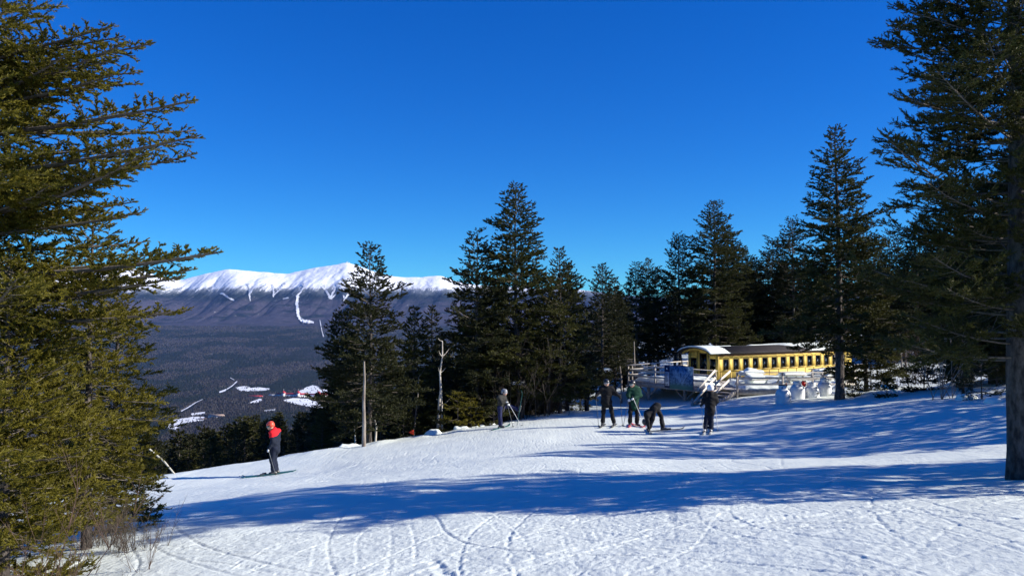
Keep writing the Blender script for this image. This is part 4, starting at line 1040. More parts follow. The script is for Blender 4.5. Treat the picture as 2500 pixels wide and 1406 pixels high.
for k in range(34):                                                   # pale ski trails drawn on the map
    x = ws+.15+rr.random()*(Wd-ws-.3); z = Hb-.3-rr.random()*.2; n = 7; w = .006+.006*rr.random(); dx = (ws+(Wd-ws)*.5-x)*.12
    p0 = (x,z)
    for i in range(n):
        p1 = (p0[0]+dx+rr.uniform(-.035,.035), p0[1]-.075-rr.random()*.03)
        if p1[1] < .25: break
        b.add([(p0[0]-w,-.017,p0[1]),(p0[0]+w,-.017,p0[1]),(p1[0]+w,-.017,p1[1]),(p1[0]-w,-.017,p1[1])],[[(0,1,2,3)]]); p0 = p1
b.build('trail_lines', mat('pale_blue_ink',(.30,.48,.66),.6), bd)
# ---------------------------------------------------------------- small dark sign in the trees
sg = empty('trail_sign', P(1263,1000,36.5)); sg.location.z = g(sg.location.x, 36.5); tag(sg, 'small dark trail sign with white lettering behind the skier lifting a ski', 'sign')
zt = P(1263,941,36.5).z-sg.location.z
for s in (-.33,.33): b = MB(); b.bx(s-.02,s+.02,.012,.05,-.2,zt+.22); b.build('post', M_wood_dk, sg)
b = MB(); b.bx(-.36,.36,-.02,.01,zt,zt+.22); b.build('panel', mat('black_sign',(.02,.024,.02),.6), sg)
b = MB(); rr = random.Random(9)
def text_obj(txt, size, loc, m, parent, name='lettering', sx=1.0):
    c = bpy.data.curves.new(name, 'FONT'); c.body = txt; c.size = size; c.extrude = .002; c.align_x = 'CENTER'; c.materials.append(m)
    o = bpy.data.objects.new(name+'_src', c); COL.objects.link(o); dg = bpy.context.evaluated_depsgraph_get(); me = bpy.data.meshes.new_from_object(o.evaluated_get(dg)); bpy.data.objects.remove(o)
    o = link(name, me, parent, loc); o.rotation_euler = (math.pi/2,0,0); o.scale = (sx,1,1); return o
for row, z0, hh in ((0,.13,.035),(1,.04,.055)):                       # unreadable strokes, as in the photo
    x = -.30
    while x < .28:
        w = rr.uniform(.018,.034)
        if rr.random() > .16: b.bx(x,x+w*.35,-.026,-.021,zt+z0,zt+z0+hh); b.bx(x+w*.35,x+w,-.026,-.021,zt+z0+hh*rr.choice([0,.4,.75]),zt+z0+hh*rr.choice([.25,.6,1])+.004) 
        x += w+.012
b.build('lettering', M_dash, sg)
# stump below the sign
q = empty('old_tree', (P(1267,1000,37.3).x,37.3,g(P(1267,1000,37.3).x,37.3))); tag(q, 'broad rough brown tree trunk standing behind the small dark sign', 'tree')
link('bark', trunk_mesh(2.6, .24, 5, 14, M_bark, .15), q)
# ---------------------------------------------------------------- gas tanks
def tank(px, py_b, D, label, cover=None, rz=0, tall=1.0):
    p = P(px, py_b, D); z = g(p.x, D)-.12
    t = empty('gas_tank', (p.x, D, z), rz); tag(t, label, 'gas tank', 'white gas tanks in front of the deck')
    b = MB(); r = .375; h = .86*tall
    prof = [(.001,0),(r*.85,0),(r*.97,.05),(r,.12)]+[(r,h*.55)]+[(r*math.cos(a)**.62,h*.55+.36*math.sin(a)) for a in np.linspace(.12,1.5,9)]+[(.001,h*.55+.362)]
    b.lathe(prof,(0,0,0),32); b.build('vessel', M_tank, t, True)
    zt_ = h*.55+.31
    b = MB()
    n = 40; ri, ro = .205,.215; V = []; F = []
    for k in range(n):
        a = 2*math.pi*k/n
        for rr_ in (ri,ro):
            for z in (zt_-.02, zt_+.07, zt_+.13, zt_+.21): V.append((rr_*math.cos(a), rr_*math.sin(a), z))
    for k in range(n):
        k2 = (k+1)%n; hole = (k%10) in (3,4)
        for i in range(3):
            if i == 1 and hole: continue
            F += [(k*8+4+i,k2*8+4+i,k2*8+5+i,k*8+5+i),(k*8+i,k*8+i+1,k2*8+i+1,k2*8+i)]
            if i == 0: F.append((k*8+1,k*8+5,k2*8+5,k2*8+1)) if hole else None
        F.append((k*8+3,k*8+7,k2*8+7,k2*8+3))
    b.add(V,[F]); b.build('collar', M_tank, t)
    b = MB(); b.lathe([(.03,zt_),(.03,zt_+.12),(.05,zt_+.12),(.05,zt_+.16),(.001,zt_+.16)],(0,0,0),14); b.build('valve', M_metal, t)
    b = MB(); b.bx(.05,.2,-r-.012,-r+.004,.55*h-.02,.55*h+.005); b.bx(.07,.17,-r-.012,-r+.004,.55*h-.05,.55*h-.035); b.build('stencil', M_frame, t)
    if cover == 'black': b = MB(); b.lathe([(.001,zt_+.235),(.23,zt_+.23),(.235,zt_+.212),(.001,zt_+.212)],(0,0,0),26); b.build('lid', M_black, t)
    if cover == 'snow': blob('snow_cap', [((-.12,0,zt_+.22),(.12,0,zt_+.21),.06,.08)], M_snow_soft, t, .03, .04)
    return t
tank(1912,982,38.2,'front white gas tank with dark lid, leftmost of the four','black',.4)
t2 = tank(1947,976,39.6,'white gas tank second from left, beside the red cap',None,1.2,1.22)
tank(1982,975,39.8,'low white gas tank third from left, half buried in snow',None,.2,.95)
t4 = tank(2013,974,40.6,'rightmost white gas tank with snow on its collar','snow',.9,1.15)
rc = P(1961,937,39.9); q = empty('red_cap', rc); tag(q, 'bright red plastic cap hanging beside the second gas tank', 'cap')
blob('dome', [((0,0,.02),(0,0,.08),.13,.10),((.05,0,-.05),(.08,.02,-.10),.09,.06)], M_red, q, .02, .02)
b = MB(); b.bx(-.015,.015,-.015,.015,g(rc.x,39.9)-rc.z-.1,-.08); b.build('stand', M_metal, q)
for k, (px, py, lab) in enumerate([(1919,934,'thin orange topped stake behind the front gas tank'),(1991,934,'thin orange topped stake behind the rightmost gas tank')]):
    D = 43.5; p = P(px,py,D); q = empty('marker_stake', (p.x,D,g(p.x,D))); tag(q, lab, 'stake'); hh = p.z-q.location.z
    b = MB(); b.bx(-.02,.02,-.02,.02,-.2,hh-.3); b.build('shaft', M_wood, q); b = MB(); b.bx(-.025,.025,-.025,.025,hh-.3,hh); b.build('tip', M_orange, q)
# snow mounds round the tanks and at the edges
def mound(label, parts, res=.07, k=.12, name='snow_mound', seed=0):
    c = []
    for px, py, D, r in parts:
        p = P(px, py, D); r *= .5; c.append(((p.x-r*.8,p.y,p.z-r*.6), (p.x+r*.8,p.y,p.z-r*.5), r, r*.8))
    def ex_(X,Y,Z,S): return S+.12*fbm(X*2.6+Z*2, Y*2.6, 3, seed)+.05*vnoise(X*8, Z*8, seed)
    o = blob(name, c, M_snow_soft, None, res, k, ex_); tag(o, label, 'snow mound')
    return o
mound('snow heap piled around the foot of the gas tanks', [(1960,986,38.8,.35),(1990,984,38.8,.38),(2020,982,39,.36),(2040,982,39.4,.3),(1935,990,37.8,.25)], seed=1)
mound('snow covered boulder left of the dead grey trunk', [(835,1098,30.6,.42),(850,1094,30.7,.40),(868,1088,31,.30)], seed=2)
mound('low snow heap right behind the dark broad spruce foot', [(915,1082,32.6,.28),(945,1082,32.8,.22),(975,1078,33,.2)], seed=3)
mound('snow lump on brush right of the red pennant', [(1048,1060,33.6,.2),(1060,1053,33.7,.22),(1072,1057,33.7,.18)], seed=4)
mound('round snow lump under the bushy young fir', [(1122,1044,34.4,.26),(1135,1045,34.4,.2)], seed=5)
mound('string of snow lumps behind the skier lifting a ski', [(1160,1044,34.8,.2),(1180,1038,35,.26),(1200,1036,35.2,.22),(1250,1030,35.4,.2)], seed=6)
mound('tall snow covered bush at the right snow bank', [(2345,985,28.8,.35),(2360,968,28.8,.38),(2378,975,28.8,.3),(2368,992,28.4,.36)], seed=7)
mound('snow cap on the bent bush right of the ragged spruce', [(2158,940,35.8,.20),(2175,945,35.8,.16),(2190,954,35.8,.14)], seed=8)
mound('low snow drift behind the bare saplings at right', [(2225,962,36,.42),(2260,956,37,.5),(2300,952,37,.42)], seed=9)
mound('snow lump beside the right edge trunk', [(2425,978,26.5,.28),(2440,985,26.3,.22)], seed=10)
# ---------------------------------------------------------------- dead trunks, birch, leaning pole
def limb_tree(name, base, pts, rad, m, label, cat, twigs=0, seed=0, group=None):
    """pts: photo pixels from foot to top at one depth"""
    D = base; w = [P(a, b_, D) for a, b_ in pts]; z0 = g(w[0].x, D); t = empty(name, (w[0].x, D, min(z0, w[0].z))); tag(t, label, cat, group)
    w = [q-t.location for q in w]; w[0].z = -.2
    b = MB(); rd = np.linspace(rad, rad*.35, len(w)); b.tube(w, list(rd), 10); b.build('trunk', m, t, True)
    r = random.Random(seed)
    if twigs:
        for k in range(twigs):
            b = MB()
            i = r.randrange(len(w)//2, len(w)); a = w[i]; L = r.uniform(.2,.7); d = Vector((r.uniform(-1,1), r.uniform(-1,1), r.uniform(.1,1))).normalized()
            b.tube([a, a+d*L*.5, a+d*L+Vector((0,0,.08))], [rad*.3,rad*.2,.005], 5)
            b.build('branch', m, t, True)
    return t
limb_tree('dead_tree', 30.0, [(888,1090),(889,1040),(888,980),(890,930),(889,882)], .085, M_grey, 'dead grey trunk snapped off at the top, at the snow edge left of centre', 'dead tree', 0, 1)
limb_tree('birch_tree', 35.5, [(1068,1050),(1072,990),(1076,950),(1074,910),(1080,870),(1080,833)], .07, M_birch, 'white dead birch leaning slightly among the dark spruces', 'birch', 7, 2)
limb_tree('birch_tree', 35.3, [(1080,1030),(1079,990),(1078,950)], .05, M_birch, 'short pale birch stem right beside the white dead birch', 'birch', 2, 3)
limb_tree('dead_tree', 34.0, [(916,1075),(919,1040),(914,1020),(918,1005)], .05, M_birch, 'pale broken stub just right of the dark broad spruce trunk', 'dead tree', 0, 4)
limb_tree('dead_tree', 36.0, [(1008,1045),(1016,1000),(1022,950),(1022,920)], .04, M_grey, 'thin grey stem standing in the shade left of the white dead birch', 'dead tree', 2, 5)
limb_tree('dead_tree', 35.0, [(870,1075),(866,1050),(864,1035)], .04, M_birch, 'crooked white stub left of the dead grey trunk', 'dead tree', 1, 6)
pl = empty('leaning_pole', P(441,1157,27.0)); tag(pl, 'pale metal pole leaning left out of the snow by the left spruces', 'pole')
b = MB(); a = P(441,1160,27.0)-pl.location; c = P(362,1093,27.0)-pl.location; b.tube([a-Vector((0,0,.2)), a.lerp(c,.5), c], .028, 10); b.build('shaft', mat('pole_metal',(.50,.47,.38),.5,(.4,.38,.32),5), pl, True)
b = MB(); b.tube([c, c+Vector((-.05,0,.05))], .034, 10); b.build('tip', M_frame, pl)
# pennant
q = empty('pennant', P(1010,1062,34.2)); tag(q, 'small red pennant beside snowy brush at the snow edge', 'flag')
b = MB(); b.tube([(0,0,-.4),(0,0,.3)], .012, 8); b.build('stick', M_wood_dk, q)
b = MB(); b.add([(.01,-.01,.02),(.01,-.01,.24),(-.10,-.05,.22),(-.22,.0,.12),(-.10,-.03,.05),(.01,.01,.02),(.01,.01,.24),(-.10,-.03,.22),(-.22,.012,.12),(-.10,-.01,.05)],[[(0,4,3),(0,3,2),(0,2,1),(5,8,9),(5,7,8),(5,6,7)],[(1,2,7,6),(2,3,8,7),(3,4,9,8),(4,0,5,9)]]); b.build('cloth', M_orange, q)
# ---------------------------------------------------------------- bare brush
def brush(px, py, D, n, hmin, hmax, spread, seed, label, m, name='bare_bush', thick=.006, lean=(0,0), fork=3, cat='bush', group=None):
    p = P(px, py, D); z = g(p.x, D); t = empty(name, (p.x, D, z)); tag(t, label, cat, group); r = random.Random(seed); b = MB()
    for k in range(n):
        a0 = Vector((r.gauss(0,spread), r.gauss(0,spread*.6), -.1)); h = r.uniform(hmin,hmax); d = Vector((r.gauss(lean[0],.22), r.gauss(lean[1],.22), 1)).normalized()
        pts = [a0]
        for i in range(4): d = (d+Vector((r.gauss(0,.09),r.gauss(0,.09),0))).normalized(); pts.append(pts[-1]+d*h/4)
        tk = thick*r.uniform(.6,1.4); b.tube(pts, [tk,tk*.85,tk*.65,tk*.45,tk*.2], 3, caps=False)
        for f in range(fork):
            i = r.randrange(1,4); s = pts[i]; d2 = (d+Vector((r.gauss(0,.5),r.gauss(0,.5),r.uniform(-.1,.3)))).normalized(); L = h*r.uniform(.15,.4)
            b.tube([s, s+d2*L*.5, s+d2*L+Vector((0,0,.03))], [tk*.6,tk*.4,tk*.15], 3, caps=False)
            for q_ in range(2):
                s2 = s+d2*L*r.uniform(.3,.9); d3 = (d2+Vector((r.gauss(0,.6),r.gauss(0,.6),0))).normalized(); b.tube([s2, s2+d3*L*.4], [tk*.35,tk*.12], 3, caps=False)
    b.build('stems', m, t); return t
brush(1345,1000,38.5,70,1.2,2.6,.45,1,'reddish brown bare bush at the snow edge left of the shaded skier',M_brush,thick=.010,fork=5)
brush(1300,1015,37.0,16,2.2,4.2,.7,2,'clump of tall thin bare saplings right of the raised ski',M_brush_grey,thick=.016,fork=5,name='bare_saplings')
brush(1240,1030,36.0,12,1.5,3.2,.5,3,'bare saplings behind the skier lifting a ski',M_brush_grey,thick=.012,fork=4,name='bare_saplings')
brush(1370,1008,41,40,.4,1.1,.5,4,'low bare twigs poking through snow beside the reddish bush',M_brush,thick=.008)
brush(2290,965,30.0,9,1.6,3.2,.35,5,'grey bare saplings on the snow bank at right',M_grey,thick=.022,fork=6,name='bare_saplings')
brush(2230,900,44.0,60,1.8,3.6,1.0,6,'brown bare thicket behind the snow bank at right',M_brush,thick=.012,fork=5)
brush(1590,880,60.0,50,1.2,2.4,1.3,7,'brown bare thicket behind the deck railing',M_brush,thick=.014,fork=5)
brush(300,1330,9.2,44,.25,.75,.20,8,'low dry twiggy bush beside the left spruces',M_brush_grey,thick=.0035,fork=7)
brush(255,1270,9.8,50,.3,.9,.25,9,'tangle of grey twigs at the foot of the thin left spruce',M_brush_grey,thick=.003,fork=8)
brush(120,1300,6.9,10,.7,1.5,.16,10,'reddish bare shrub growing up through the left spruces',M_brush,thick=.005,fork=7,lean=(.35,0))
brush(60,1400,6.4,9,.3,.8,.25,11,'thin bare shoots at the lower left corner',M_brush,thick=.004,fork=6,lean=(.2,0))
brush(150,1395,6.8,26,.15,.5,.3,12,'low dead twigs lying on the snow at the lower left',M_brush_grey,thick=.003,fork=6,lean=(.6,0))
brush(355,1370,7.9,5,.35,.75,.05,13,'few thin upright twigs poking out of the snow',M_brush,thick=.0038,fork=4,lean=(.12,0))
for k, (px, D, n, h) in enumerate([(560,52,60,5.2),(600,60,60,6.0),(655,47,40,4.5),(760,44,46,5.0),(820,42,40,5.5),(700,66,50,6)]):
    x = P(px,1000,D).x; py = 770-F_PX*g(x,D)/D
    brush(px, py, D, n, h*.55, h, .9, 20+k, 'reddish brown leafless thicket among the trees below the snow edge', M_brush if k in (0,1,5) else M_brush_grey, 'leafless_thicket', .02, fork=7, cat='thicket', group='thickets below the snow edge')
rgd = random.Random(5)
for k in range(14):                                                    # thin bare trunks in the wood
    px = rgd.uniform(1400,2330); D = rgd.uniform(57,64) if 1600 < px < 2120 else rgd.uniform(50,60); x = P(px,900,D).x; zb = g(x,D); h = rgd.uniform(2.5,4.5)
    t = empty('dead_tree', (x, D+1, zb)); tag(t, 'thin grey bare tree in the shade of the wood behind the deck', 'dead tree', 'bare thin trees in the wood')
    b = MB(); b.tube([(0,0,-.2),(rgd.uniform(-.1,.1),0,h*.5),(rgd.uniform(-.2,.2),0,h)],[.07,.055,.03],7); b.build('stem', M_grey, t, True)
    b = MB()
    for q_ in range(9): z = rgd.uniform(1,h*.9); s = rgd.choice([-1,1]); L = rgd.uniform(.4,1.2); b.tube([(0,0,z),(s*L*.5,rgd.uniform(-.3,.3),z+.02),(s*L,rgd.uniform(-.5,.5),z-.1)],[.016,.012,.004],4)
    b.build('dead_branch', M_grey, t)
# ---------------------------------------------------------------- buildings down in the valley
M_wwall = mat('white_clapboard', (.78,.77,.74), .8, (.68,.67,.65), .05); M_rroof = mat('red_roof', (.50,.045,.05), .7, (.40,.04,.045), .05); M_dkwin = mat('dark_windows', (.06,.07,.08), .5, (.08,.09,.1), .05); M_brown = mat('brown_walls', (.34,.25,.20), .8, (.26,.19,.15), .05)
def vbuild(px0, px1, py, label, name, floors, depth, roofm, wallm, towers=(), rz=0, cat='building', fh=4.2):
    X0, Y0, Z0 = hit((px0+px1)/2, py); Wm = (px1-px0)/F_PX*Y0; z = float(zfar(np.array([X0]), np.array([Y0]))[0])
    t = empty(name, (X0, Y0, z), rz); tag(t, label, cat); H = floors*fh
    b = MB(); b.bx(-Wm/2,Wm/2,0,depth,-4,H); b.build('wall', wallm, t)
    b = MB(); V = [(-Wm/2-1,-1,H),(Wm/2+1,-1,H),(Wm/2+1,depth+1,H),(-Wm/2-1,depth+1,H),(-Wm/2+3,depth/2,H+depth*.38),(Wm/2-3,depth/2,H+depth*.38)]
    b.add(V,[[(0,1,5,4),(2,3,4,5),(0,3,2,1)],[(1,2,5),(3,0,4)]]); b.build('roof', roofm, t)
    for f in range(floors):
        n = max(3, int(Wm/9)); b = MB()
        for k in range(n): x = -Wm/2+(k+.5)*Wm/n; b.bx(x-1.1,x+1.1,-.25,-.02,f*fh+1.2,f*fh+3.2)
        b.build('windows', M_dkwin, t)
    for fx in towers:
        x = -Wm/2+fx*Wm; b = MB(); b.bx(x-8,x+8,-4,-.3,-4,H+7); b.bx(x-8,x+8,-.3,14,H-.5,H+7) ; tw = b.build('tower', wallm, t)
        b = MB(); b.add([(x-10,-6,H+7),(x+10,-6,H+7),(x+10,16,H+7),(x-10,16,H+7),(x,5,H+18)],[[(0,3,2,1)],[(0,1,4),(1,2,4),(2,3,4),(3,0,4)]]); b.build('roof', roofm, tw)
        b = MB(); b.bx(x-.4,x+.4,4.6,5.4,H+17,H+27); b.build('flagpole', M_wwall, tw)
    return t
vbuild(675,752,971,'large white hotel with red roofed towers in the valley','hotel',4,16,M_rroof,M_wwall,(.22,.68))
vbuild(753,800,969,'white wing with red roof right of the large valley hotel','hotel_wing',3,14,M_rroof,M_wwall,(.5,))
vbuild(604,640,972,'long low white building with red roof left of the valley hotel','lodge',2,12,M_rroof,M_wwall)
vbuild(508,545,1023,'pale brown lodge buildings at the near edge of the valley','lodge',3,16,M_brown,M_wwall)
vbuild(480,505,1027,'small brown house left of the pale valley lodge','house',1,12,M_brown,M_brown)
vbuild(655,672,969,'small grey hall at the left end of the valley hotel','hall',2,10,M_whiteb,M_whiteb)
X0, Y0, Z0 = -2810, 13000, 0
X0 = (848-1250)/F_PX*13000; Z0 = float(zfar(np.array([X0]), np.array([13000.]))[0])
t = empty('summit_station', (X0,13000,Z0)); tag(t, 'tiny frosted buildings and mast on the highest snowy summit', 'building')
b = MB(); b.bx(-28,-4,-8,8,-10,14); b.bx(14,32,-8,8,-10,9); b.build('hall', M_wwall, t); b = MB(); b.bx(2,5,-2,2,-10,32); b.bx(-12,-10,-1,1,14,26); b.build('mast', M_wwall, t)
# ================================================================= SKIERS
M_skin = mat('skin', (.55,.33,.24), .6, (.50,.29,.21), 20)
CLOTH = {}
def cloth(name, c, rough=.85):
    if name not in CLOTH: CLOTH[name] = mat(name, c, rough, tuple(q*.75 for q in c), 14, bump=.006, bscale=9)
    return CLOTH[name]
C_black = cloth('black_cloth', (.006,.006,.008)); C_black2 = cloth('charcoal_cloth', (.010,.010,.012)); C_navy = cloth('navy_cloth', (.007,.012,.030)); C_blue = cloth('indigo_cloth', (.018,.022,.075))
C_green = cloth('green_cloth', (.004,.042,.024)); C_redc = cloth('red_cloth', (.72,.012,.02)); C_grey = cloth('grey_camo', (.035,.034,.030)); C_white = cloth('white_leather', (.72,.72,.70)); C_dkbl = cloth('dark_blue_cloth', (.007,.012,.027))
M_hwhite = mat('white_shell', (.80,.80,.82), .3, (.72,.72,.75), 5, spec=.5); M_hblack = mat('black_shell', (.02,.02,.024), .3, (.03,.03,.034), 5, spec=.5); M_horange = mat('orange_red_shell', (.70,.10,.05), .4, (.55,.06,.03), 12, spec=.5); M_hgrey = mat('grey_shell', (.12,.13,.15), .3, (.3,.31,.33), 9, spec=.5)
M_lens = mat('goggle_lens', (.03,.03,.035), .12, (.05,.04,.05), 5, spec=.9); M_boot = mat('boot_plastic', (.03,.03,.033), .35, (.06,.06,.06), 7, spec=.5); M_bootw = mat('white_boot_plastic', (.6,.6,.6), .35, (.4,.4,.4), 7, spec=.5)
def V3(p): return np.array(p, float)
def lerp(a, b, t): return tuple(V3(a)*(1-t)+V3(b)*t)
def glove(hand, dirv, m, t, r=1.0, curl=True, side=1):
    """palm, thumb and four fingers curled round what is held"""
    h = V3(hand); d = unit(V3(dirv)); up = np.array([0,0,1.]); s = unit(np.cross(d, up)) if abs(d[2]) < .95 else np.array([1.,0,0]); n = unit(np.cross(s, d))
    c = [(tuple(h-d*.04), tuple(h+d*.02), .036, .034), (tuple(h+d*.02-s*.022), tuple(h+d*.02+s*.022), .026, .026), (tuple(h-d*.10), tuple(h-d*.05), .044, .036)]
    for k, L in enumerate((.060,.072,.068,.052)):
        o = s*(-.034+.0225*k); a = h+d*.035+o; b_ = a+d*L*.45-n*L*.12; e_ = b_+(d*.1-n*.95)*L*.45 if curl else b_+d*L*.5-n*L*.2
        c += [(tuple(a), tuple(b_), .0125, .012), (tuple(b_), tuple(e_), .012, .0105)]
    a = h-d*.01-s*side*.034; b_ = a+(-s*side*.35+d*.55-n*.35)*.055; c += [(tuple(a), tuple(b_), .015,.013), (tuple(b_), tuple(b_+(d*.6-n*.6+s*side*.2)*.032), .0125,.011)]
    return blob('glove', c, m, t, .0085, .006)
def person(x, y, label, J, face, jacket, trousers, helmet, hm, gm=None, boots=None, gog=True, hood=None, yoke=None, s=1.0, hem=.0, z=None, hair=None, jw=1.0, strapm=None):
    """J: joints (x right, y away, z up from the snow)"""
    z0 = gs(x, y) if z is None else z
    t = empty('person', (x, y, z0)); tag(t, label, 'person')
    H = V3(J['head']); f = unit(V3(face)); up0 = unit(V3(J.get('crown', (0,0,1)))); sd = unit(np.cross(f, up0)); up = np.cross(sd, f)
    nk = V3(J['neck']); pv = (V3(J['hipL'])+V3(J['hipR']))/2; ch = nk*.72+pv*.28
    head = [(tuple(H+up*.03), tuple(H-up*.01+f*.01), .088, .085), (tuple(H-up*.05+f*.03), tuple(H-up*.075+f*.05), .062, .046), (tuple(H+f*.088-up*.005), tuple(H+f*.104-up*.033), .010, .015),
            (tuple(H-up*.062+f*.078-sd*.018), tuple(H-up*.062+f*.078+sd*.018), .012, .012)]
    for q in (-1,1): head.append((tuple(H+sd*q*.084-up*.0), tuple(H+sd*q*.086-up*.03), .014, .012))
    body = head+[(tuple(H-up*.06-f*.01), tuple(nk), .055, .062), (tuple(nk), tuple(ch), .07, .12), (tuple(ch), tuple(pv), .125, .125), (J['shL'], J['shR'], .065, .065)]
    for q in 'LR':
        body += [(J['sh'+q], J['el'+q], .05, .04), (J['el'+q], J['ha'+q], .037, .026), (J['hip'+q], J['kn'+q], .078, .055), (J['kn'+q], J['an'+q], .052, .04)]
    blob('body', body, M_skin, t, .02, .018)
    # jacket
    jk = [(tuple(nk+up*.02), tuple(ch), .068*jw, .130*jw), (J['shL'], J['shR'], .084*jw, .084*jw), (tuple(ch), tuple(pv+(pv-ch)*.0), .132*jw, .138*jw), (J['shL'], tuple(pv*.6+V3(J['hipL'])*.4), .092*jw, .115*jw), (J['shR'], tuple(pv*.6+V3(J['hipR'])*.4), .092*jw, .115*jw), (tuple(pv), tuple(pv+unit(pv-ch)*(.10+hem)), .132*jw, .150*jw)]
    for q in 'LR': jk += [(J['sh'+q], J['el'+q], .078*jw, .066*jw), (J['el'+q], lerp(J['el'+q], J['ha'+q], .88), .070*jw, .050*jw)]
    if hood: jk += [(tuple(nk-f*.10), tuple(nk-f*.05+up*.05), .09, .10)]
    jk += [(tuple(nk-f*.02+up*.01), tuple(nk+f*.03+up*.015), .078, .07)]
    def wr(X,Y,Z,S): return S+.022*vnoise(X*9+3, Z*12, 5)+.018*vnoise(Z*19, X*6+Y*9, 7)
    jo = blob('jacket', jk, jacket, t, .02, .03, wr)
    if yoke:
        m_, zc = yoke; me = jo.data; me.materials.append(m_); co = np.empty(len(me.vertices)*3, np.float32); me.vertices.foreach_get('co', co); co = co.reshape(-1,3)
        for p in me.polygons:
            c = p.center
            if c.z > zc+.05*math.sin(c.y*9)+(c.x*.35): p.material_index = 1
    tr = [(tuple(pv), tuple(pv), .15, .15), (J['hipL'], J['hipR'], .105, .105)]
    for q in 'LR': tr += [(J['hip'+q], J['kn'+q], .108, .080), (J['kn'+q], lerp(J['kn'+q], J['an'+q], .86), .080, .090)]
    blob('trousers', tr, trousers, t, .02, .022, wr)
    for q in 'LR':
        a = V3(J['an'+q]); fd = unit(V3(J.get('ft'+q, (0,-1,0)))); sl = unit(V3(J['kn'+q])-a)
        blob('boot', [(tuple(a+sl*.14), tuple(a+sl*.0), .068, .062), (tuple(a-fd*.06-sl*.05), tuple(a+fd*.15-sl*.055), .048, .045), (tuple(a-fd*.02), tuple(a+fd*.08-sl*.03), .055, .045)], boots or M_boot, t, .014, .012)
        glove(J['ha'+q], V3(J['ha'+q])-V3(J['el'+q]), gm or C_black, t, side=1 if q == 'L' else -1)
    # helmet
    hc = H+up*.045-f*.012
    def hcut(X,Y,Z,S):
        dz = (X-H[0])*up[0]+(Y-H[1])*up[1]+(Z-H[2])*up[2]; df = (X-H[0])*f[0]+(Y-H[1])*f[1]+(Z-H[2])*f[2]
        return np.maximum(S, np.minimum(-(dz-.035), (df-.01)*.9+.0) if True else S)
    def hcut2(X,Y,Z,S):
        dz = (X-H[0])*up[0]+(Y-H[1])*up[1]+(Z-H[2])*up[2]; df = (X-H[0])*f[0]+(Y-H[1])*f[1]+(Z-H[2])*f[2]
        plane = np.where(df > .0, .045-dz, -.055-dz); return np.maximum(S, plane)
    ho = blob('helmet', [(tuple(hc-f*.02), tuple(hc+f*.02), .122, .118), (tuple(hc-up*.06-f*.03), tuple(hc-up*.02-f*.02), .108, .118)], hm, t, .012, .012, hcut2)
    if gog:
        blob('goggles', [(tuple(H+f*.085+up*.012-sd*.04), tuple(H+f*.085+up*.012+sd*.04), .036, .036), (tuple(H+f*.05+up*.012-sd*.09), tuple(H+f*.085+up*.012-sd*.04), .020, .030), (tuple(H+f*.05+up*.012+sd*.09), tuple(H+f*.085+up*.012+sd*.04), .020, .030)], M_lens if gog is True else gog, t, .010, .008)
        blob('strap', [(tuple(H+up*.03-sd*.118-f*.01), tuple(H+up*.02-sd*.092+f*.05), .014, .014), (tuple(H+up*.03+sd*.118-f*.01), tuple(H+up*.02+sd*.092+f*.05), .014, .014)], strapm or C_black, t, .010, .004)
    return t
def ski(a, b_, z_up, label, m, L=1.6, tip=None, roll=0, name='ski', bind=.46, w=.09):
    """a tail, b tip (world points); lies on what is under it"""
    a = Vector(a); b_ = Vector(b_); d = (b_-a).normalized(); upv = Vector(z_up); s = d.cross(upv).normalized(); n = s.cross(d)
    t = empty(name, a); tag(t, label, 'ski'); L = (b_-a).length; N = 22; V = []
    for i in range(N+1):
        f = i/N; ww = w*(.52+.08*math.cos(f*6.283))*(1 if f < .93 else max(.15,1-((f-.93)/.07)**2*.85)); c = .0+(.09*((f-.88)/.12)**2 if f > .88 else 0)+(.02*((.05-f)/.05)**2 if f < .05 else 0)
        p = d*(L*f)+n*(c+.002)
        for sgn, k in ((-1,0),(1,0),(1,1),(-1,1)): V.append(p+s*sgn*ww+n*k*(.012+.008*math.sin(math.pi*f)))
    F = [(4*i+k, 4*i+(k+1)%4, 4*i+4+(k+1)%4, 4*i+4+k) for i in range(N) for k in range(4)]+[(3,2,1,0),(4*N,4*N+1,4*N+2,4*N+3)]
    b = MB(); b.add(V,[F]); b.build('blade', m if isinstance(m, list) else [m], t)
    for q, q2 in ((bind-.10,bind-.03),(bind+.09,bind+.17)):
        b = MB(); b.beam(d*L*q+n*.045, d*L*q2+n*.045, .07, .05, up=n); b.build('binding', M_boot, t, bevel=.008)
    return t
def pole(hand, tip, label, m, grip=True):
    a = Vector(hand); c = Vector(tip); t = empty('ski_pole', c); tag(t, label, 'ski pole'); a = a-c; d = a.normalized()
    b = MB(); b.tube([Vector((0,0,0)), d*.1, a], [.006,.010,.012], 8); b.build('shaft', m, t, True)
    b = MB(); b.tube([a-d*.02, a+d*.08, a+d*.09], [.018,.019,.012], 8); b.build('grip', M_black, t, True)
    b = MB(); b.lathe([(.006,.055),(.05,.058),(.052,.064),(.006,.068)],(0,0,0),14); b.build('basket', M_black, t)
    return t
M_pdark = mat('dark_pole_metal', (.05,.06,.07), .4, (.08,.09,.1), 5); M_pwhite = mat('white_pole_metal', (.6,.6,.58), .4, (.5,.5,.48), 5)
M_teal = mat('teal_ski', (.015,.12,.115), .4, (.01,.07,.075), 6); M_pink = mat('pink_ski', (.75,.12,.16), .4, (.6,.08,.1), 5); M_skib = mat('dark_ski', (.06,.06,.065), .35, (.16,.16,.17), 5); M_skiw = mat('white_ski', (.55,.56,.56), .35, (.2,.2,.22), 4)
def gp(px, py, D): p = P(px, py, D); return p.x, D
def gv(x, y, dz=.0): return Vector((x, y, gs(x, y)+dz))
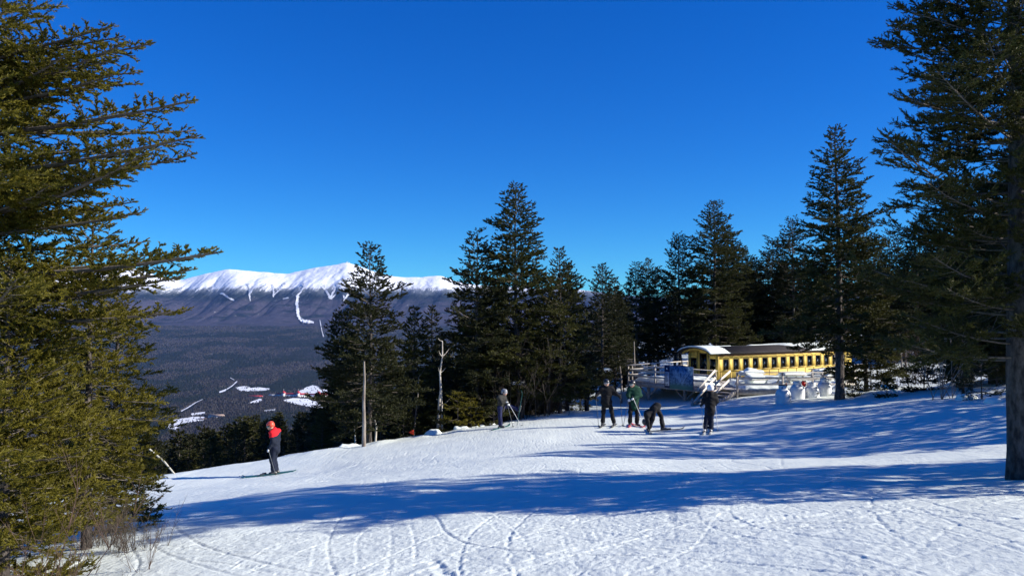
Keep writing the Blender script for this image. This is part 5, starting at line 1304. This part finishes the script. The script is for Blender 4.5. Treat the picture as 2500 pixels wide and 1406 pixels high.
def onski(x, y, ang, L, front, **k):
    """ski under a foot at x,y heading ang"""
    d = Vector((math.cos(ang), math.sin(ang), 0)); a = Vector((x,y,0))-d*L*(1-front); b_ = Vector((x,y,0))+d*L*front
    za = gs(a.x,a.y); zm = gs(x,y); zb = gs(b_.x,b_.y); sl = (zb-za)/L; off = max(zm, (za+zb)/2)
    return (a.x,a.y,off-sl*L*(1-front)+.012), (b_.x,b_.y,off+sl*L*front+.012)
# --- man in black
x, y = gp(1481,1038,31)
A = .085
J = dict(head=(.0,-.02,1.66+A),neck=(0,.0,1.50+A),shL=(-.19,0,1.44+A),shR=(.20,0,1.44+A),elL=(-.36,-.03,1.24+A),elR=(.37,-.03,1.25+A),haL=(-.45,-.12,1.10+A),haR=(.53,-.12,1.11+A),hipL=(-.10,.02,.90+A),hipR=(.11,.02,.90+A),knL=(-.13,-.03,.50+A),knR=(.21,-.03,.50+A),anL=(-.16,.0,.04+A),anR=(.30,.0,.04+A),ftL=(-.3,-1,0),ftR=(-.3,-1,0))
person(x, y, 'skier in all black with white goggles standing square with poles spread', J, (.10,-1,-.10), C_black, C_black, None, M_hblack, gog=mat('white_goggles',(.5,.5,.52),.3,(.08,.08,.08),45))
for fx, l in ((-.16,'left'),(.30,'right')):
    a, b_ = onski(x+fx, y, R(-104), 1.65, .55); ski(a, b_, (0,0,1), 'dark ski under the black clad skier with spread poles, on his %s in the photo' % l, M_skib)
pole((x-.45,y-.13,gs(x,y)+1.13+A),gv(x-.36,y-.35,0),'dark ski pole in the left hand side of the black clad skier',M_pdark); pole((x+.53,y-.13,gs(x,y)+1.14+A),gv(x+.60,y-.35,0),'dark ski pole on the right hand side of the black clad skier',M_pdark)
# --- green jacket
x, y = gp(1548,1041,31)
J = dict(head=(-.07,-.04,1.62+A),neck=(-.01,.02,1.46+A),shL=(-.16,0,1.40+A),shR=(.17,.02,1.40+A),elL=(-.25,-.06,1.18+A),elR=(.25,-.02,1.16+A),haL=(-.24,-.24,1.02+A),haR=(-.08,-.27,1.06+A),hipL=(-.10,.02,.86+A),hipR=(.10,.02,.86+A),knL=(-.15,-.05,.48+A),knR=(.12,-.05,.48+A),anL=(-.17,.0,.04+A),anR=(.12,.0,.04+A),ftL=(-.15,-1,0),ftR=(.2,-1,0))
person(x, y, 'skier in long dark green jacket and black trousers on pink tipped skis', J, (-.75,-.7,-.3), C_green, C_black, None, M_hblack, gm=C_white, hood=True, hem=.08, jw=1.12, gog=mat('silver_goggles',(.5,.52,.5),.15,(.3,.35,.3),30))
for fx, l, an in ((-.18,'left',-100),(.13,'right',-80)):
    a, b_ = onski(x+fx, y, R(an), 1.6, .55); ski(a, b_, (0,0,1), 'pink tipped ski on the %s under the green jacket skier' % l, M_pink)
pole((x-.24,y-.25,gs(x,y)+1.05+A),gv(x-.52,y-.5,0),'dark ski pole slanting left from the green jacket skier',M_pdark); pole((x-.08,y-.28,gs(x,y)+1.09+A),gv(x+.40,y-.35,0),'pale ski pole slanting right across the green jacket skier',M_pwhite)
# --- bending over
x, y = gp(1597,1051,29)
J = dict(head=(-.33,-.10,.40),neck=(-.27,-.04,.58),shL=(-.30,-.18,.62),shR=(-.24,.16,.66),elL=(-.28,-.26,.38),elR=(-.14,.12,.40),haL=(-.24,-.24,.15),haR=(-.16,.0,.17),hipL=(.0,-.10,.86),hipR=(.10,.10,.88),knL=(-.08,-.14,.50),knR=(.28,.06,.56),anL=(-.22,-.10,.13),anR=(.34,.02,.13),ftL=(-.2,-1,0),ftR=(1,-.15,0),crown=(-.5,-.1,-.8))
person(x, y, 'skier in black bending right over to fix a boot', J, (-.75,-.4,.55), C_black2, C_black2, None, M_hblack, gm=C_black, jw=1.0)
a, b_ = onski(x+.34, y+.02, R(12), 1.55, .58); ski(a, b_, (0,0,1), 'dark ski pointing right under the bending skier', M_skib)
a, b_ = onski(x-.22, y-.10, R(-95), 1.55, .5); ski(a, b_, (0,0,1), 'white ski pointing at the viewer under the bending skier', M_skiw)
# --- white helmet, back to us
x, y = gp(1729,1060,28)
J = dict(head=(.10,.02,1.54+.06),neck=(.10,.03,1.38+.06),shL=(-.06,.03,1.31+.06),shR=(.25,.03,1.31+.06),elL=(-.16,.0,1.10+.06),elR=(.33,.02,1.08+.06),haL=(-.20,.12,.94+.06),haR=(.31,.16,.96+.06),hipL=(.0,0,.80+.06),hipR=(.16,0,.80+.06),knL=(-.06,.04,.44+.06),knR=(.13,.04,.44+.06),anL=(-.13,.0,.06+.06),anR=(.10,.0,.06+.06),ftL=(.35,1,0),ftR=(.35,1,0))
person(x, y, 'skier with white helmet and black jacket seen from behind', J, (.15,1,-.1), C_black, C_navy, None, M_hwhite, gog=None, boots=M_bootw, jw=1.0)
for fx, l in ((-.13,'left'),(.10,'right')):
    a, b_ = onski(x+fx, y, R(70), 1.5, .55); ski(a, b_, (0,0,1), 'pale ski on the %s under the white helmeted skier' % l, M_skiw)
pole((x-.20,y+.12,gs(x,y)+1.02),gv(x-.22,y-.15,0),'thin white ski pole left of the white helmeted skier',M_pwhite); pole((x+.31,y+.16,gs(x,y)+1.04),gv(x+.33,y-.1,0),'thin white ski pole right of the white helmeted skier',M_pwhite)
# --- one ski raised
x, y = gp(1222,1046,33)
J = dict(head=(.17,-.03,1.53),neck=(.07,.0,1.38),shL=(-.05,-.14,1.33),shR=(.14,.12,1.34),elL=(.06,-.28,1.10),elR=(.26,.06,1.12),haL=(.25,-.26,1.14),haR=(.34,-.12,1.04),hipL=(-.02,-.10,.88),hipR=(.08,.09,.89),knL=(-.02,-.12,.50),knR=(.42,.06,.93),anL=(.0,-.10,.12),anR=(.78,.04,.80),ftL=(.9,-.4,0),ftR=(.25,-.1,1))
z0 = gs(x,y)
person(x, y, 'skier in grey jacket and indigo trousers holding one ski upright', J, (.85,-.5,-.15), C_grey, C_blue, None, M_hgrey, gm=C_white, gog=mat('white_rim_goggles',(.65,.65,.67),.3,(.1,.1,.1),40), jw=.98)
tipw = P(1277,953,33); tailw = P(1263,1038,32.95); ski(tailw, tipw, (-1,0,.1), 'teal ski stood upright on its tail by the skier in indigo trousers', [M_teal], bind=.38)
a, b_ = onski(x+.02, y-.1, R(60), 1.55, .5); ski(a, b_, (0,0,1), 'teal ski flat on the snow under the skier in indigo trousers', M_teal)
pole((x+.35,y-.13,z0+1.07),gv(P(1274,1037,32.6).x,32.6,0),'pale ski pole slanting forward from the skier in indigo trousers',M_pwhite)
pole((x+.26,y-.27,z0+1.17),gv(x+.55,y-.45,0),'second ski pole held by the skier in indigo trousers',M_pdark)
# --- dark skier in the shade
x, y = gp(1433,1012,44)
J = dict(head=(-.12,-.03,1.60+A),neck=(-.04,.0,1.45+A),shL=(-.16,-.08,1.38+A),shR=(.10,.10,1.38+A),elL=(-.24,-.2,1.15+A),elR=(.12,-.02,1.12+A),haL=(-.24,-.30,1.14+A),haR=(.0,-.25,1.02+A),hipL=(-.05,-.08,.86+A),hipR=(.06,.09,.86+A),knL=(-.08,-.08,.47+A),knR=(.02,.06,.47+A),anL=(-.06,-.05,.04+A),anR=(.05,.08,.04+A),ftL=(-1,-.3,0),ftR=(-1,-.3,0))
person(x, y, 'skier in black standing in deep shade at the edge of the wood', J, (-.9,-.4,0), C_black, C_black, None, M_hblack, gog=True)
for fy, l in ((-.07,'nearer'),(.10,'farther')):
    a, b_ = onski(x, y+fy, R(200), 1.6, .55); ski(a, b_, (0,0,1), '%s dark ski of the skier in the shade by the wood' % l, M_skib)
pole((x-.24,y-.31,gs(x,y)+1.17+A),gv(x-.52,y-.4,0),'dark ski pole held out by the skier in the shade',M_pdark)
# --- red shouldered skier
x, y = gp(671,1160,25)
J = dict(head=(-.17,-.02,1.63+.06),neck=(-.04,.0,1.48+.06),shL=(-.05,-.17,1.42+.06),shR=(.02,.17,1.42+.06),elL=(-.02,-.22,1.12+.06),elR=(.04,.22,1.12+.06),haL=(-.16,-.24,.84+.06),haR=(-.12,.22,.86+.06),hipL=(.0,-.10,.86+.06),hipR=(.02,.10,.86+.06),knL=(-.08,-.11,.46+.06),knR=(-.05,.09,.46+.06),anL=(.0,-.10,.05+.06),anR=(.03,.08,.05+.06),ftL=(-1,-.25,0),ftR=(-1,-.25,0),crown=(-.25,0,1))
t = person(x, y, 'skier in navy with bright red shoulders and orange red helmet, standing alone at left', J, (-1,-.1,-.35), C_dkbl, C_navy, None, M_horange, gm=C_white, yoke=(C_redc, 1.38), gog=mat('green_goggles',(.12,.35,.28),.2,(.1,.2,.2),30), boots=M_boot); t.scale = (.93,.93,.93)
for fy, l in ((-.12,'nearer'),(.10,'farther')):
    a, b_ = onski(x+.0, y+fy, R(196), 1.7, .62); ski(a, b_, (0,0,1), '%s teal tipped ski of the red shouldered skier' % l, M_teal)
pole((x-.15,y-.24,gs(x,y)+.855),gv(x+.15,y-.4,0),'dark ski pole trailing beside the red shouldered skier',M_pdark)
# ================================================================= HAZE
b = MB(); b.bx(-9800, 10200, -80, 15900, -440, 965)
hz = b.build('haze', []); tag(hz, 'thin blue air haze filling the valley', 'haze', kind='stuff')
hm = bpy.data.materials.new('haze_air'); hm.use_nodes = True; t = hm.node_tree; t.nodes.clear(); o = t.nodes.new('ShaderNodeOutputMaterial'); v = t.nodes.new('ShaderNodeVolumePrincipled')
v.inputs['Color'].default_value = (.22,.45,1.0,1); v.inputs['Density'].default_value = 1.4e-5; v.inputs['Anisotropy'].default_value = .0
t.links.new(v.outputs[0], o.inputs['Volume']); hz.data.materials.append(hm)
